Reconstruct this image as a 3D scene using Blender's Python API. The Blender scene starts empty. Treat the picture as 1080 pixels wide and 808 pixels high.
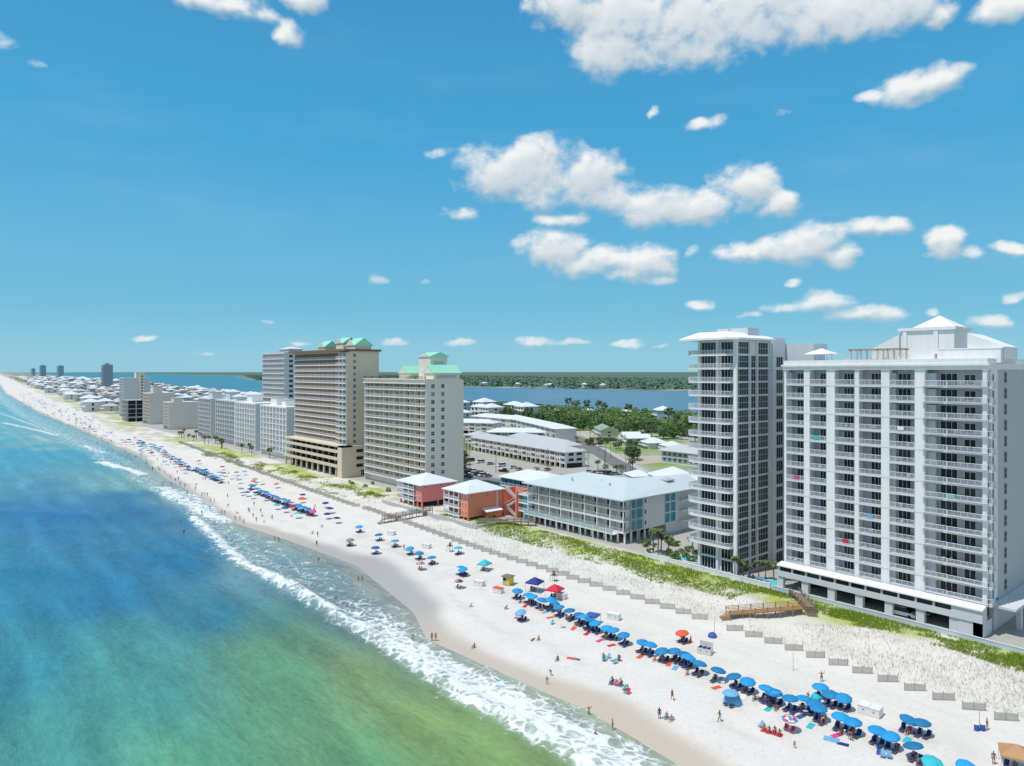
import bpy, bmesh, math, random
import numpy as np
from mathutils import Vector, Matrix, noise as mnoise
random.seed(7); rng = np.random.default_rng(7)
SC = bpy.context.scene; COL = SC.collection
PI = math.pi; rad = math.radians

# ------------------------------------------------------------------ place: X east, Y north (inland), Z up, metres
CAMH = 52.0; FPX = 740.0; HORY = 392.0
HEAD = rad(50)                                   # the view looks north-west along the coast
V = (-math.sin(HEAD), math.cos(HEAD)); Rr = (math.cos(HEAD), math.sin(HEAD))

_sh = sorted([(120,72),(0,74),(-53,76),(-75,78),(-99,76),(-115,75),(-130,81),(-171,89),(-211,86),(-245,82),(-307,88),(-376,91),(-471,101),
              (-558,103),(-746,108),(-1077,112),(-2056,150),(-3651,245),(-8000,500),(-40000,2500)])
SHX = np.array([a for a, b in _sh], float); SHY = np.array([b for a, b in _sh], float)
_lg = sorted([(400,760),(-200,700),(-469,632),(-624,610),(-770,585),(-1500,600),(-3430,720),(-8000,1150),(-40000,3400)])
LSX = np.array([a for a, b in _lg], float); LSY = np.array([b for a, b in _lg], float)
_ln = sorted([(1500,1900),(-1173,1595),(-1926,1446),(-3000,1500),(-4280,1560),(-9000,3100),(-14000,3700),(-40000,5600)])
LNX = np.array([a for a, b in _ln], float); LNY = np.array([b for a, b in _ln], float)
_oc = sorted([(200,0),(-700,4),(-912,24),(-1275,42),(-1618,62),(-2460,114),(-3651,190),(-8000,450),(-40000,2450)])
OCX = np.array([a for a, b in _oc], float); OCY = np.array([b for a, b in _oc], float)

def shore(x): return np.interp(x, SHX, SHY)
def coast(x): return np.interp(x, OCX, OCY)      # how far the built-up line bends inland to the west
def sstep(a, b, x):
    t = np.clip((x-a)/(b-a), 0, 1); return t*t*(3-2*t)
def terrain(x, y):
    x = np.asarray(x, float); y = np.asarray(y, float)
    n = y-shore(x); yc = y-coast(x)
    z = np.where(n < 0, np.maximum(n*0.05, -3.0), np.minimum(n*0.045, 1.3))
    z = z+0.7*sstep(106, 121, yc)*(n > 0)+1.0*sstep(121, 141, yc)
    dune = sstep(119, 126, yc)*(1-sstep(139, 145, yc))
    z = z+dune*(0.35*np.sin(x*0.31+0.6*np.sin(y*0.5))*np.cos(y*0.42+x*0.11)+0.25)
    ls = np.interp(x, LSX, LSY); ln = np.interp(x, LNX, LNY)
    lag = sstep(-12, 4, y-ls)*(1-sstep(-4, 12, y-ln))
    return z*(1-lag)-2.0*lag
def tz(x, y): return float(terrain(x, y))
def at(px, py, dz=0.0):
    """the point of the beach seen at a photo pixel (measured off the photo once), dz above the sand"""
    z = 1.0
    for _ in range(6):
        d = (CAMH-z-dz)*FPX/(py-HORY); r = (px-540)/FPX*d
        x, y = d*V[0]+r*Rr[0], d*V[1]+r*Rr[1]
        z = max(tz(x, y), -0.35)
    return x, y, z

# ------------------------------------------------------------------ materials
def nodes(name):
    m = bpy.data.materials.new(name); m.use_nodes = True
    nt = m.node_tree; b = nt.nodes['Principled BSDF']
    return m, nt, b
def N(nt, t, **kw):
    n = nt.nodes.new(t)
    for k, v in kw.items():
        if k.startswith('i_'):
            key = k[2:]; n.inputs[int(key) if key.isdigit() else key.replace('_', ' ')].default_value = v
        else: setattr(n, k, v)
    return n
def L(nt, a, b): nt.links.new(a, b)
def mixc(nt, fac, a, b, mode='MIX'):
    n = nt.nodes.new('ShaderNodeMix'); n.data_type = 'RGBA'; n.blend_type = mode
    for s, v in ((n.inputs[0], fac), (n.inputs[6], a), (n.inputs[7], b)):
        if hasattr(v, 'default_value') or hasattr(v, 'is_output'): L(nt, v, s)
        elif isinstance(v, (int, float)): s.default_value = v
        else: s.default_value = (*v[:3], 1)
    return n.outputs[2]
def math_(nt, op, a, b=None, c=None, clamp=False):
    n = nt.nodes.new('ShaderNodeMath'); n.operation = op; n.use_clamp = clamp
    for i, v in enumerate((a, b, c)):
        if v is None: continue
        if isinstance(v, (int, float)): n.inputs[i].default_value = v
        else: L(nt, v, n.inputs[i])
    return n.outputs[0]
def maprange(nt, v, a, b, c=0.0, d=1.0, smooth=True):
    n = nt.nodes.new('ShaderNodeMapRange'); n.interpolation_type = 'SMOOTHSTEP' if smooth else 'LINEAR'
    for i, x in enumerate((v, a, b, c, d)):
        if isinstance(x, (int, float)): n.inputs[i].default_value = x
        else: L(nt, x, n.inputs[i])
    return n.outputs[0]
def noise_(nt, vec, scale, detail=4, rough=0.55, dist=0.0):
    n = N(nt, 'ShaderNodeTexNoise', i_Scale=scale, i_Detail=detail, i_Roughness=rough, i_Distortion=dist)
    if vec is not None: L(nt, vec, n.inputs['Vector'])
    return n.outputs['Fac']
def pos_(nt): return nt.nodes.new('ShaderNodeNewGeometry').outputs['Position']
def scalev(nt, v, s):
    n = N(nt, 'ShaderNodeVectorMath', operation='MULTIPLY'); L(nt, v, n.inputs[0]); n.inputs[1].default_value = s
    return n.outputs[0]

def paint(name, rgb, rough=0.7, var=0.12, streak=0.10, scale=0.25, bump=0.0, per_object=0.0):
    """weathered paint, stucco, wood, fabric: blotches, rain streaks, a little fine grain"""
    m, nt, b = nodes(name); p = pos_(nt)
    big = noise_(nt, p, scale, 5)
    st = noise_(nt, scalev(nt, p, (1.6, 1.6, 0.07)), 0.9, 4)
    f = math_(nt, 'ADD', math_(nt, 'MULTIPLY', math_(nt, 'SUBTRACT', big, 0.5), 2*var), math_(nt, 'MULTIPLY', math_(nt, 'SUBTRACT', st, 0.5), 2*streak))
    if per_object:
        oi = nt.nodes.new('ShaderNodeObjectInfo')
        f = math_(nt, 'ADD', f, math_(nt, 'MULTIPLY', math_(nt, 'SUBTRACT', oi.outputs['Random'], 0.5), 2*per_object))
    f = math_(nt, 'ADD', f, 1.0)
    n = nt.nodes.new('ShaderNodeVectorMath'); n.operation = 'SCALE'
    n.inputs[0].default_value = rgb; L(nt, f, n.inputs['Scale'])
    L(nt, n.outputs[0], b.inputs['Base Color']); b.inputs['Roughness'].default_value = rough
    if bump:
        bn = N(nt, 'ShaderNodeBump', i_Strength=bump, i_Distance=0.02)
        L(nt, noise_(nt, p, 18, 3), bn.inputs['Height']); L(nt, bn.outputs[0], b.inputs['Normal'])
    return m
def glass(name, dark=(0.012,0.017,0.02), light=(0.10,0.11,0.10), rough=0.06, spec=0.35):
    """window glass seen from outside: dark room, some panes with pale curtains"""
    m, nt, b = nodes(name); oi = nt.nodes.new('ShaderNodeObjectInfo'); p = pos_(nt)
    wn = nt.nodes.new('ShaderNodeTexNoise'); wn.inputs['Scale'].default_value = 0.33; wn.inputs['Detail'].default_value = 1
    L(nt, p, wn.inputs['Vector'])
    r = math_(nt, 'ADD', math_(nt, 'MULTIPLY', oi.outputs['Random'], 0.6), math_(nt, 'MULTIPLY', wn.outputs['Fac'], 0.5))
    f = maprange(nt, r, 0.52, 0.95)
    L(nt, mixc(nt, f, dark, light), b.inputs['Base Color'])
    b.inputs['Roughness'].default_value = rough; b.inputs['Specular IOR Level'].default_value = spec
    return m
def seam_roof(name, rgb, var=0.08, rough=0.45):
    m, nt, b = nodes(name); p = pos_(nt)
    w = N(nt, 'ShaderNodeTexWave', i_Scale=0.35); w.bands_direction = 'X'; L(nt, p, w.inputs[0])
    big = noise_(nt, p, 0.12, 5)
    f = math_(nt, 'ADD', math_(nt, 'MULTIPLY', big, 2*var), 1-var)
    f = math_(nt, 'SUBTRACT', f, math_(nt, 'MULTIPLY', maprange(nt, w.outputs['Fac'], 0.93, 1.0), 0.10))
    n = nt.nodes.new('ShaderNodeVectorMath'); n.operation = 'SCALE'; n.inputs[0].default_value = rgb; L(nt, f, n.inputs['Scale'])
    L(nt, n.outputs[0], b.inputs['Base Color']); b.inputs['Roughness'].default_value = rough
    return m
def leafy(name, a, b_, rough=0.6):
    m, nt, b = nodes(name); g = nt.nodes.new('ShaderNodeNewGeometry'); oi = nt.nodes.new('ShaderNodeObjectInfo')
    f = math_(nt, 'ADD', math_(nt, 'MULTIPLY', g.outputs['Random Per Island'], 0.6), math_(nt, 'MULTIPLY', oi.outputs['Random'], 0.4))
    L(nt, mixc(nt, f, a, b_), b.inputs['Base Color']); b.inputs['Roughness'].default_value = rough
    return m

M = {}
M['white'] = paint('white_stucco', (0.77,0.77,0.76), 0.75, 0.07, 0.12)
M['whitewall'] = paint('grey_white_wall', (0.60,0.615,0.63), 0.8, 0.05, 0.06)
M['bright'] = paint('bright_white_paint', (0.82,0.82,0.81), 0.6, 0.05, 0.05)
M['rail'] = paint('white_railing', (0.66,0.68,0.71), 0.5, 0.04, 0.0)
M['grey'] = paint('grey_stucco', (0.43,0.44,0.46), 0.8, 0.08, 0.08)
M['palegrey'] = paint('pale_grey_siding', (0.67,0.65,0.61), 0.8, 0.08, 0.08)
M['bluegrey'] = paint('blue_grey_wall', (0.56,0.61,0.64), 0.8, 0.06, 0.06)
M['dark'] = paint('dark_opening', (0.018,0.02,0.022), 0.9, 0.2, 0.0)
M['glass'] = glass('window_glass', (0.008,0.012,0.015), (0.05,0.055,0.05))
M['hazeblue'] = paint('hazy_blue_wall', (0.30,0.47,0.57), 0.9, 0.04, 0.0); M['hazeglass'] = paint('hazy_window_band', (0.22,0.38,0.48), 0.6, 0.05, 0.0); M['hazegrey'] = paint('hazy_grey_wall', (0.33,0.36,0.41), 0.9, 0.04, 0.0); M['endshade'] = paint('shaded_grey_end_wall', (0.47,0.475,0.48), 0.8, 0.05, 0.06)  # distance haze tinted into the hazy walls; shade painted into the end wall
M['glassblue'] = glass('bluish_glass', (0.018,0.028,0.030), (0.07,0.09,0.085), 0.08, 0.22)
M['teal'] = glass('teal_glass', (0.03,0.22,0.30), (0.07,0.33,0.40), 0.15)
M['greenglass'] = glass('green_window', (0.012,0.03,0.028), (0.06,0.30,0.24), 0.15)
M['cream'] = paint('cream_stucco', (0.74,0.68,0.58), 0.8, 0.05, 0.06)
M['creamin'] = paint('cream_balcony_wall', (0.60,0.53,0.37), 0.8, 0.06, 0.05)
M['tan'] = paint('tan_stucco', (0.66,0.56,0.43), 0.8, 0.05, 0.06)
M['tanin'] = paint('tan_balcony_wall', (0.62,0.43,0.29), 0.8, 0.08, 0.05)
M['brown'] = paint('brown_cornice', (0.22,0.13,0.08), 0.8)
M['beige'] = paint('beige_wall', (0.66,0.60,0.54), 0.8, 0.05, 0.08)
M['coral'] = paint('coral_stucco', (0.82,0.27,0.17), 0.8, 0.05, 0.07)
M['rose'] = paint('rose_stucco', (0.77,0.23,0.21), 0.8, 0.05, 0.07)
M['orange'] = paint('orange_stucco', (0.72,0.20,0.11), 0.8, 0.05, 0.07)
M['tealwall'] = paint('teal_wall', (0.10,0.46,0.50), 0.8, 0.06, 0.06)
M['mint'] = seam_roof('mint_roof', (0.34,0.74,0.54))
M['roofwhite'] = seam_roof('white_metal_roof', (0.70,0.74,0.76))
M['roofhotel'] = seam_roof('pale_blue_metal_roof', (0.57,0.625,0.635))
M['roofgrey'] = seam_roof('grey_metal_roof', (0.52,0.53,0.53))
M['roofgreen'] = seam_roof('sage_roof', (0.30,0.38,0.28))
M['flatroof'] = paint('flat_roof', (0.48,0.48,0.47), 0.9, 0.2, 0.0, 0.08)
M['wood'] = paint('weathered_wood', (0.22,0.17,0.13), 0.85, 0.2, 0.1, 0.8)
M['planks'] = paint('new_wood', (0.36,0.20,0.09), 0.8, 0.2, 0.1, 0.8)
M['slat'] = paint('grey_fence_slat', (0.44,0.41,0.37), 0.9, 0.2, 0.15, 1.0)
M['concrete'] = paint('concrete', (0.45,0.44,0.42), 0.85, 0.12, 0.05)
M['asphalt'] = paint('asphalt', (0.17,0.165,0.16), 0.9, 0.2, 0.0, 0.1)
M['lot'] = paint('pale_parking', (0.40,0.37,0.33), 0.9, 0.18, 0.0, 0.06)
M['bluefab'] = paint('blue_canvas', (0.008,0.24,0.52), 0.7, 0.12, 0.0, 0.8, per_object=0.35)
M['navyfab'] = paint('navy_canvas', (0.012,0.03,0.20), 0.7, 0.10)
M['midblue'] = paint('mid_blue_canvas', (0.03,0.10,0.36), 0.7, 0.10)
M['redfab'] = paint('red_canvas', (0.62,0.012,0.05), 0.7, 0.10)
M['orangefab'] = paint('orange_red_canvas', (0.72,0.10,0.03), 0.7, 0.10)
M['tealfab'] = paint('teal_canvas', (0.03,0.46,0.52), 0.7, 0.10)
M['skyfab'] = paint('sky_blue_canvas', (0.14,0.40,0.62), 0.7, 0.10)
M['tanfab'] = paint('tan_canvas', (0.48,0.26,0.13), 0.7, 0.10)
M['pinkfab'] = paint('pink_canvas', (0.72,0.05,0.25), 0.7, 0.10)
M['greyfab'] = paint('grey_canvas', (0.25,0.24,0.22), 0.7, 0.10)
M['whitefab'] = paint('white_canvas', (0.75,0.74,0.72), 0.7, 0.08)
M['yellow'] = paint('yellow_paint', (0.62,0.52,0.05), 0.6, 0.08)
M['cushion'] = paint('blue_cushion', (0.012,0.025,0.15), 0.8, 0.15, per_object=0.3)
M['metal'] = paint('pale_metal', (0.5,0.5,0.5), 0.4)
M['darkmetal'] = paint('dark_metal', (0.06,0.06,0.065), 0.5)
M['pole'] = paint('utility_pole', (0.16,0.13,0.10), 0.9)
M['bark'] = paint('bark', (0.13,0.10,0.075), 0.9, 0.25)
M['palmbark'] = paint('palm_bark', (0.22,0.18,0.14), 0.9, 0.25)
M['leaf'] = leafy('broad_leaf', (0.045,0.10,0.020), (0.14,0.25,0.045))
M['leafdark'] = leafy('dark_leaf', (0.034,0.080,0.022), (0.095,0.175,0.04))
M['pine'] = leafy('pine_needles', (0.030,0.085,0.020), (0.095,0.19,0.04))
M['frond'] = leafy('palm_frond', (0.06,0.10,0.03), (0.17,0.19,0.07))
M['duneleaf'] = leafy('dune_green', (0.12,0.21,0.012), (0.34,0.44,0.04))
M['oat'] = leafy('sea_oat', (0.20,0.19,0.12), (0.44,0.41,0.28))
M['car_white'] = paint('car_white', (0.7,0.7,0.7), 0.25, 0.02, 0.0)
M['car_dark'] = paint('car_dark', (0.02,0.02,0.024), 0.25, 0.02, 0.0)
M['car_grey'] = paint('car_silver', (0.32,0.33,0.34), 0.3, 0.02, 0.0)
M['tyre'] = paint('tyre', (0.02,0.02,0.02), 0.9)
for nm, c in (('skin_a',(0.45,0.24,0.15)),('skin_b',(0.28,0.14,0.08)),('skin_c',(0.10,0.05,0.03)),('hair',(0.04,0.025,0.015)),('c_black',(0.02,0.02,0.025)),
              ('c_navy',(0.02,0.04,0.16)),('c_red',(0.5,0.03,0.03)),('c_green',(0.30,0.45,0.03)),('c_white',(0.7,0.7,0.7)),('c_purple',(0.10,0.03,0.14)),
              ('c_pink',(0.7,0.06,0.22)),('c_yellow',(0.6,0.55,0.05)),('c_teal',(0.03,0.35,0.42)),('c_grey',(0.2,0.2,0.21))):
    M[nm] = paint(nm, c, 0.75, 0.05, 0.0)

def pool_mat():
    m, nt, b = nodes('pool_water'); p = pos_(nt)
    v = N(nt, 'ShaderNodeTexVoronoi', i_Scale=1.2); L(nt, p, v.inputs['Vector'])
    L(nt, mixc(nt, maprange(nt, v.outputs['Distance'], 0.1, 0.7), (0.06,0.52,0.58), (0.16,0.66,0.70)), b.inputs['Base Color'])
    b.inputs['Roughness'].default_value = 0.08
    return m
M['pool'] = pool_mat()

# ------------------------------------------------------------------ mesh builder
class MB:
    def __init__(s): s.v = []; s.f = []; s.m = []
    def add(s, vs, fs, m=0):
        o = len(s.v); s.v += [tuple(p) for p in vs]; s.f += [tuple(i+o for i in f) for f in fs]; s.m += [m]*len(fs); return s
    def box(s, x0, x1, y0, y1, z0, z1, m=0):
        return s.add([(x0,y0,z0),(x1,y0,z0),(x1,y1,z0),(x0,y1,z0),(x0,y0,z1),(x1,y0,z1),(x1,y1,z1),(x0,y1,z1)],
                     [(0,3,2,1),(4,5,6,7),(0,1,5,4),(1,2,6,5),(2,3,7,6),(3,0,4,7)], m)
    def quad(s, a, b, c, d, m=0): return s.add([a,b,c,d], [(0,1,2,3)], m)
    def prism(s, pts, z0, z1, m=0, mt=None):
        n = len(pts); vs = [(x,y,z0) for x,y in pts]+[(x,y,z1) for x,y in pts]
        s.add(vs, [(i,(i+1)%n,n+(i+1)%n,n+i) for i in range(n)], m)
        s.add(vs, [tuple(range(n,2*n)), tuple(range(n-1,-1,-1))], m if mt is None else mt); return s
    def tube(s, a, b, r0, r1=None, n=6, m=0):
        r1 = r0 if r1 is None else r1; a = Vector(a); b = Vector(b); d = (b-a)
        q = d.to_track_quat('Z','Y'); vs = []
        for c, r in ((a,r0),(b,r1)):
            for i in range(n):
                t = 2*PI*i/n; vs.append(c+q@Vector((r*math.cos(t), r*math.sin(t), 0)))
        s.add(vs, [(i,(i+1)%n,n+(i+1)%n,n+i) for i in range(n)]+[tuple(range(n-1,-1,-1)), tuple(range(n,2*n))], m); return s
    def hip(s, x0, x1, y0, y1, z0, h, m=0, t=0.25, over=0.0, gable=False):
        x0 -= over; x1 += over; y0 -= over; y1 += over; w, d = x1-x0, y1-y0
        if w >= d:
            ins = 0 if gable else d/2; a = (x0+ins,(y0+y1)/2,z0+t+h); b = (x1-ins,(y0+y1)/2,z0+t+h)
        else:
            ins = 0 if gable else w/2; a = ((x0+x1)/2,y0+ins,z0+t+h); b = ((x0+x1)/2,y1-ins,z0+t+h)
        s.add([(x0,y0,z0),(x1,y0,z0),(x1,y1,z0),(x0,y1,z0)], [(0,3,2,1)], m)
        k = [(x0,y0,z0+t),(x1,y0,z0+t),(x1,y1,z0+t),(x0,y1,z0+t)]
        lo = [(x0,y0,z0),(x1,y0,z0),(x1,y1,z0),(x0,y1,z0)]
        s.add(lo+k, [(i,(i+1)%4,4+(i+1)%4,4+i) for i in range(4)], m)
        if w >= d: fs = [(0,1,5,4),(1,2,5),(2,3,4,5),(3,0,4)]
        else: fs = [(0,1,4),(1,2,5,4),(2,3,5),(3,0,4,5)]
        s.add(k+[a,b], fs, m); return s
    def mesh(s, name, mats, smooth=False):
        me = bpy.data.meshes.new(name); me.from_pydata(s.v, [], s.f)
        for m in (mats if isinstance(mats, (list, tuple)) else [mats]): me.materials.append(M[m] if isinstance(m, str) else m)
        if any(s.m): me.polygons.foreach_set('material_index', s.m)
        if smooth: me.polygons.foreach_set('use_smooth', [True]*len(me.polygons))
        me.update(); return me
    def build(s, name, mats, parent=None, smooth=False, label=None):
        return obj(name, s.mesh(name, mats, smooth), parent, label=label)
def obj(name, me, parent=None, loc=None, label=None):
    o = bpy.data.objects.new(name, me); COL.objects.link(o); o.parent = parent
    if loc: o.location = loc
    if label: o['label'] = label
    return o
def tag(o, label, cat, group=None):
    o['label'] = label; o['category'] = cat
    if group: o['group'] = group
    return o
def thing(name, label, cat, loc=(0,0,0), rz=0.0, group=None):
    o = bpy.data.objects.new(name, None); COL.objects.link(o); o.location = loc; o.rotation_euler = (0,0,rz)
    return tag(o, label, cat, group)
def setting(o, kind='structure'): o['kind'] = kind; return o
KIDS = {}
def kids(o):
    return [c for c in bpy.data.objects if c.parent is o]
def proto_tree(o):
    """remember a thing's parts once, so copies need no search"""
    KIDS[o.name] = [(c, [g for g in bpy.data.objects if g.parent is c]) for c in bpy.data.objects if c.parent is o]
    return o
def dup(o, loc, rz=0.0, label=None, group=None, scale=None, swap=None):
    r = o.copy(); COL.objects.link(r); r.location = loc; r.rotation_euler = (0,0,rz)
    if scale: r.scale = (scale,)*3 if isinstance(scale, (int,float)) else scale
    if label: r['label'] = label
    if group: r['group'] = group
    for c, gs in KIDS[o.name]:
        d = c.copy(); COL.objects.link(d); d.parent = r
        if swap and c.name.split('.')[0] in swap: d.data = swap[c.name.split('.')[0]]
        for g in gs:
            e = g.copy(); COL.objects.link(e); e.parent = d
    return r
FIRST = set()
def place(o, loc, rz=0.0, label=None, group=None, scale=None, swap=None):
    """the first call moves the built thing itself; later calls copy it"""
    if o.name in FIRST: return dup(o, loc, rz, label, group, scale, swap)
    if swap: return dup(o, loc, rz, label, group, scale, swap)
    FIRST.add(o.name); o.location = loc; o.rotation_euler = (0,0,rz)
    if scale: o.scale = (scale,)*3 if isinstance(scale, (int,float)) else scale
    if label: o['label'] = label
    if group: o['group'] = group
    return o
ORD = 'first second third fourth fifth sixth seventh eighth ninth tenth eleventh twelfth thirteenth fourteenth fifteenth sixteenth seventeenth eighteenth nineteenth twentieth'.split()
def ordinal(i):
    if i < 20: return ORD[i]
    t, u = divmod(i+1, 10); tens = {2:'twenty',3:'thirty',4:'forty',5:'fifty',6:'sixty',7:'seventy',8:'eighty'}
    tie = {2:'twentieth',3:'thirtieth',4:'fortieth',5:'fiftieth',6:'sixtieth',7:'seventieth',8:'eightieth'}
    return tie[t] if u == 0 else tens[t]+'-'+ORD[u-1]

def repeat(root, name, proto, mats, spots, rz=0.0, sub=None, submats=None, subname=None):
    """one part repeated over a facade: up to 100 objects sharing a mesh, what is left over as one stuff part"""
    me = proto.mesh(name, mats); sm = sub.mesh(subname, submats) if sub else None
    cx, cy, cz = root.location
    spots = sorted(spots, key=lambda p: (cx+p[0])**2+(cy+p[1])**2+(cz+p[2]-CAMH)**2)
    for p in spots[:100]:
        o = obj(name, me, root, p); o.rotation_euler.z = p[3] if len(p) > 3 else rz
        if sub: obj(subname, sm, o)
    rest = spots[100:]
    if rest:
        mb = MB()
        for p in rest:
            c, s = math.cos(p[3] if len(p) > 3 else rz), math.sin(p[3] if len(p) > 3 else rz)
            mb.v, o = mb.v, len(mb.v)
            mb.v += [(x*c-y*s+p[0], x*s+y*c+p[1], z+p[2]) for x,y,z in proto.v]
            mb.f += [tuple(i+o for i in f) for f in proto.f]; mb.m += proto.m
        setting(mb.build(name, mats, root), 'stuff')

def window_mb(w, h, nx=2, nz=1, fr=0.07, d=0.10):
    """window facing -Y in its own frame, origin bottom centre: frame (0) and panes (1)"""
    mb = MB(); x0, x1 = -w/2, w/2
    mb.box(x0, x1, -d, 0, 0, fr).box(x0, x1, -d, 0, h-fr, h)
    for i in range(nx+1):
        x = x0+(w-fr)*i/nx; mb.box(x, x+fr, -d+0.002, 0, fr, h-fr)
    for k in range(1, nz):
        mb.box(x0+fr, x1-fr, -d+0.004, 0, h*k/nz-fr/2, h*k/nz+fr/2)
    mb.quad((x0+fr,-d+0.03,fr),(x1-fr,-d+0.03,fr),(x1-fr,-d+0.03,h-fr),(x0+fr,-d+0.03,h-fr),1)
    return mb
def rail_run(mb, pts, h=1.05, gap=0.14, w=0.035):
    """picket railing along a line of points"""
    for (ax,ay),(bx,by) in zip(pts, pts[1:]):
        l = math.hypot(bx-ax, by-ay); n = max(1, int(l/gap)); ux, uy = (bx-ax)/l, (by-ay)/l
        mb.tube((ax,ay,h),(bx,by,h), 0.05, n=4); mb.tube((ax,ay,0.12),(bx,by,0.12), 0.035, n=4)
        for i in range(n+1):
            t = l*i/n; x, y = ax+ux*t, ay+uy*t; ww = w if i % 8 else w*2.2
            mb.box(x-ww/2, x+ww/2, y-ww/2, y+ww/2, 0, h)
    return mb

# ------------------------------------------------------------------ camera, sun, sky
cam = bpy.data.cameras.new('camera'); co = bpy.data.objects.new('camera', cam); COL.objects.link(co)
co.location = (0,0,CAMH); co.rotation_euler = (PI/2, 0, HEAD)
cam.sensor_width = 36.0; cam.lens = FPX/1080*36; cam.shift_y = -12/1080; cam.clip_start = 0.5; cam.clip_end = 200000
SC.camera = co
SUN_EL = rad(66); SUN_AZ = rad(192)             # clockwise from north: south with a touch of west
sl = bpy.data.lights.new('sun', 'SUN'); so = bpy.data.objects.new('sun', sl); COL.objects.link(so)
sl.energy = 3.45; sl.angle = rad(0.53); sl.color = (1.0,0.965,0.91)
sd = Vector((math.sin(SUN_AZ)*math.cos(SUN_EL), math.cos(SUN_AZ)*math.cos(SUN_EL), math.sin(SUN_EL)))
so.rotation_euler = sd.to_track_quat('Z','Y').to_euler()

CLOUDS = [  # photo-measured bearings: px, py, half width, half height, weight
 (600,8,48,20,1),(655,25,62,34,1),(640,55,40,24,1),(720,28,75,38,1),(800,14,80,38,1),(870,18,66,32,1),(940,6,60,26,1),(985,12,26,16,.8),(1060,4,36,14,1),
 (965,92,48,18,1),(917,103,20,8,.8),(992,82,28,15,1),(743,132,26,9,.8),(822,120,26,7,.45),(693,117,8,8,.5),
 (522,182,42,28,1),(566,178,52,32,1),(615,188,48,30,1),(650,205,30,20,.9),(590,206,66,16,.8),(690,218,52,22,1),(740,218,46,18,1),(790,198,40,25,1),(820,216,30,16,1),
 (592,230,40,10,.7),(482,224,30,9,.55),(458,162,22,8,.5),
 (585,262,42,23,1),(628,277,42,17,1),(682,276,34,24,1),(696,297,24,8,.8),(655,288,30,10,.8),
 (785,267,36,13,.9),(830,264,42,17,1),(860,254,34,20,1),(886,268,24,14,.9),(925,242,36,11,.95),(942,239,22,10,.9),
 (998,255,30,16,.95),(1028,264,22,9,.8),(1070,262,20,8,.9),(732,267,14,7,.6),(836,297,12,6,.75),
 (872,316,36,13,.9),(905,328,46,10,.8),(835,323,38,9,.65),(932,330,24,9,.8),(738,323,17,7,.8),(1072,311,16,7,.9),(1045,338,32,8,.6),(978,325,10,6,.7),(790,330,20,6,.5),
 (568,361,26,6,.85),(602,362,22,4,.75),(490,362,24,4.5,.7),(660,362,24,5,.75),(152,360,18,4,.8),(412,361,24,4,.6),(320,361,18,4,.5),(700,364,16,3,.5),
 (228,2,52,14,.95),(272,14,26,9,.7),(306,33,22,15,.8),(320,2,30,12,.95),(12,46,30,11,.5),(38,62,20,9,.5),(218,372,14,4,.4),(450,296,14,7,.4),(400,294,16,8,.35),(286,340,10,4,.3)]
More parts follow.
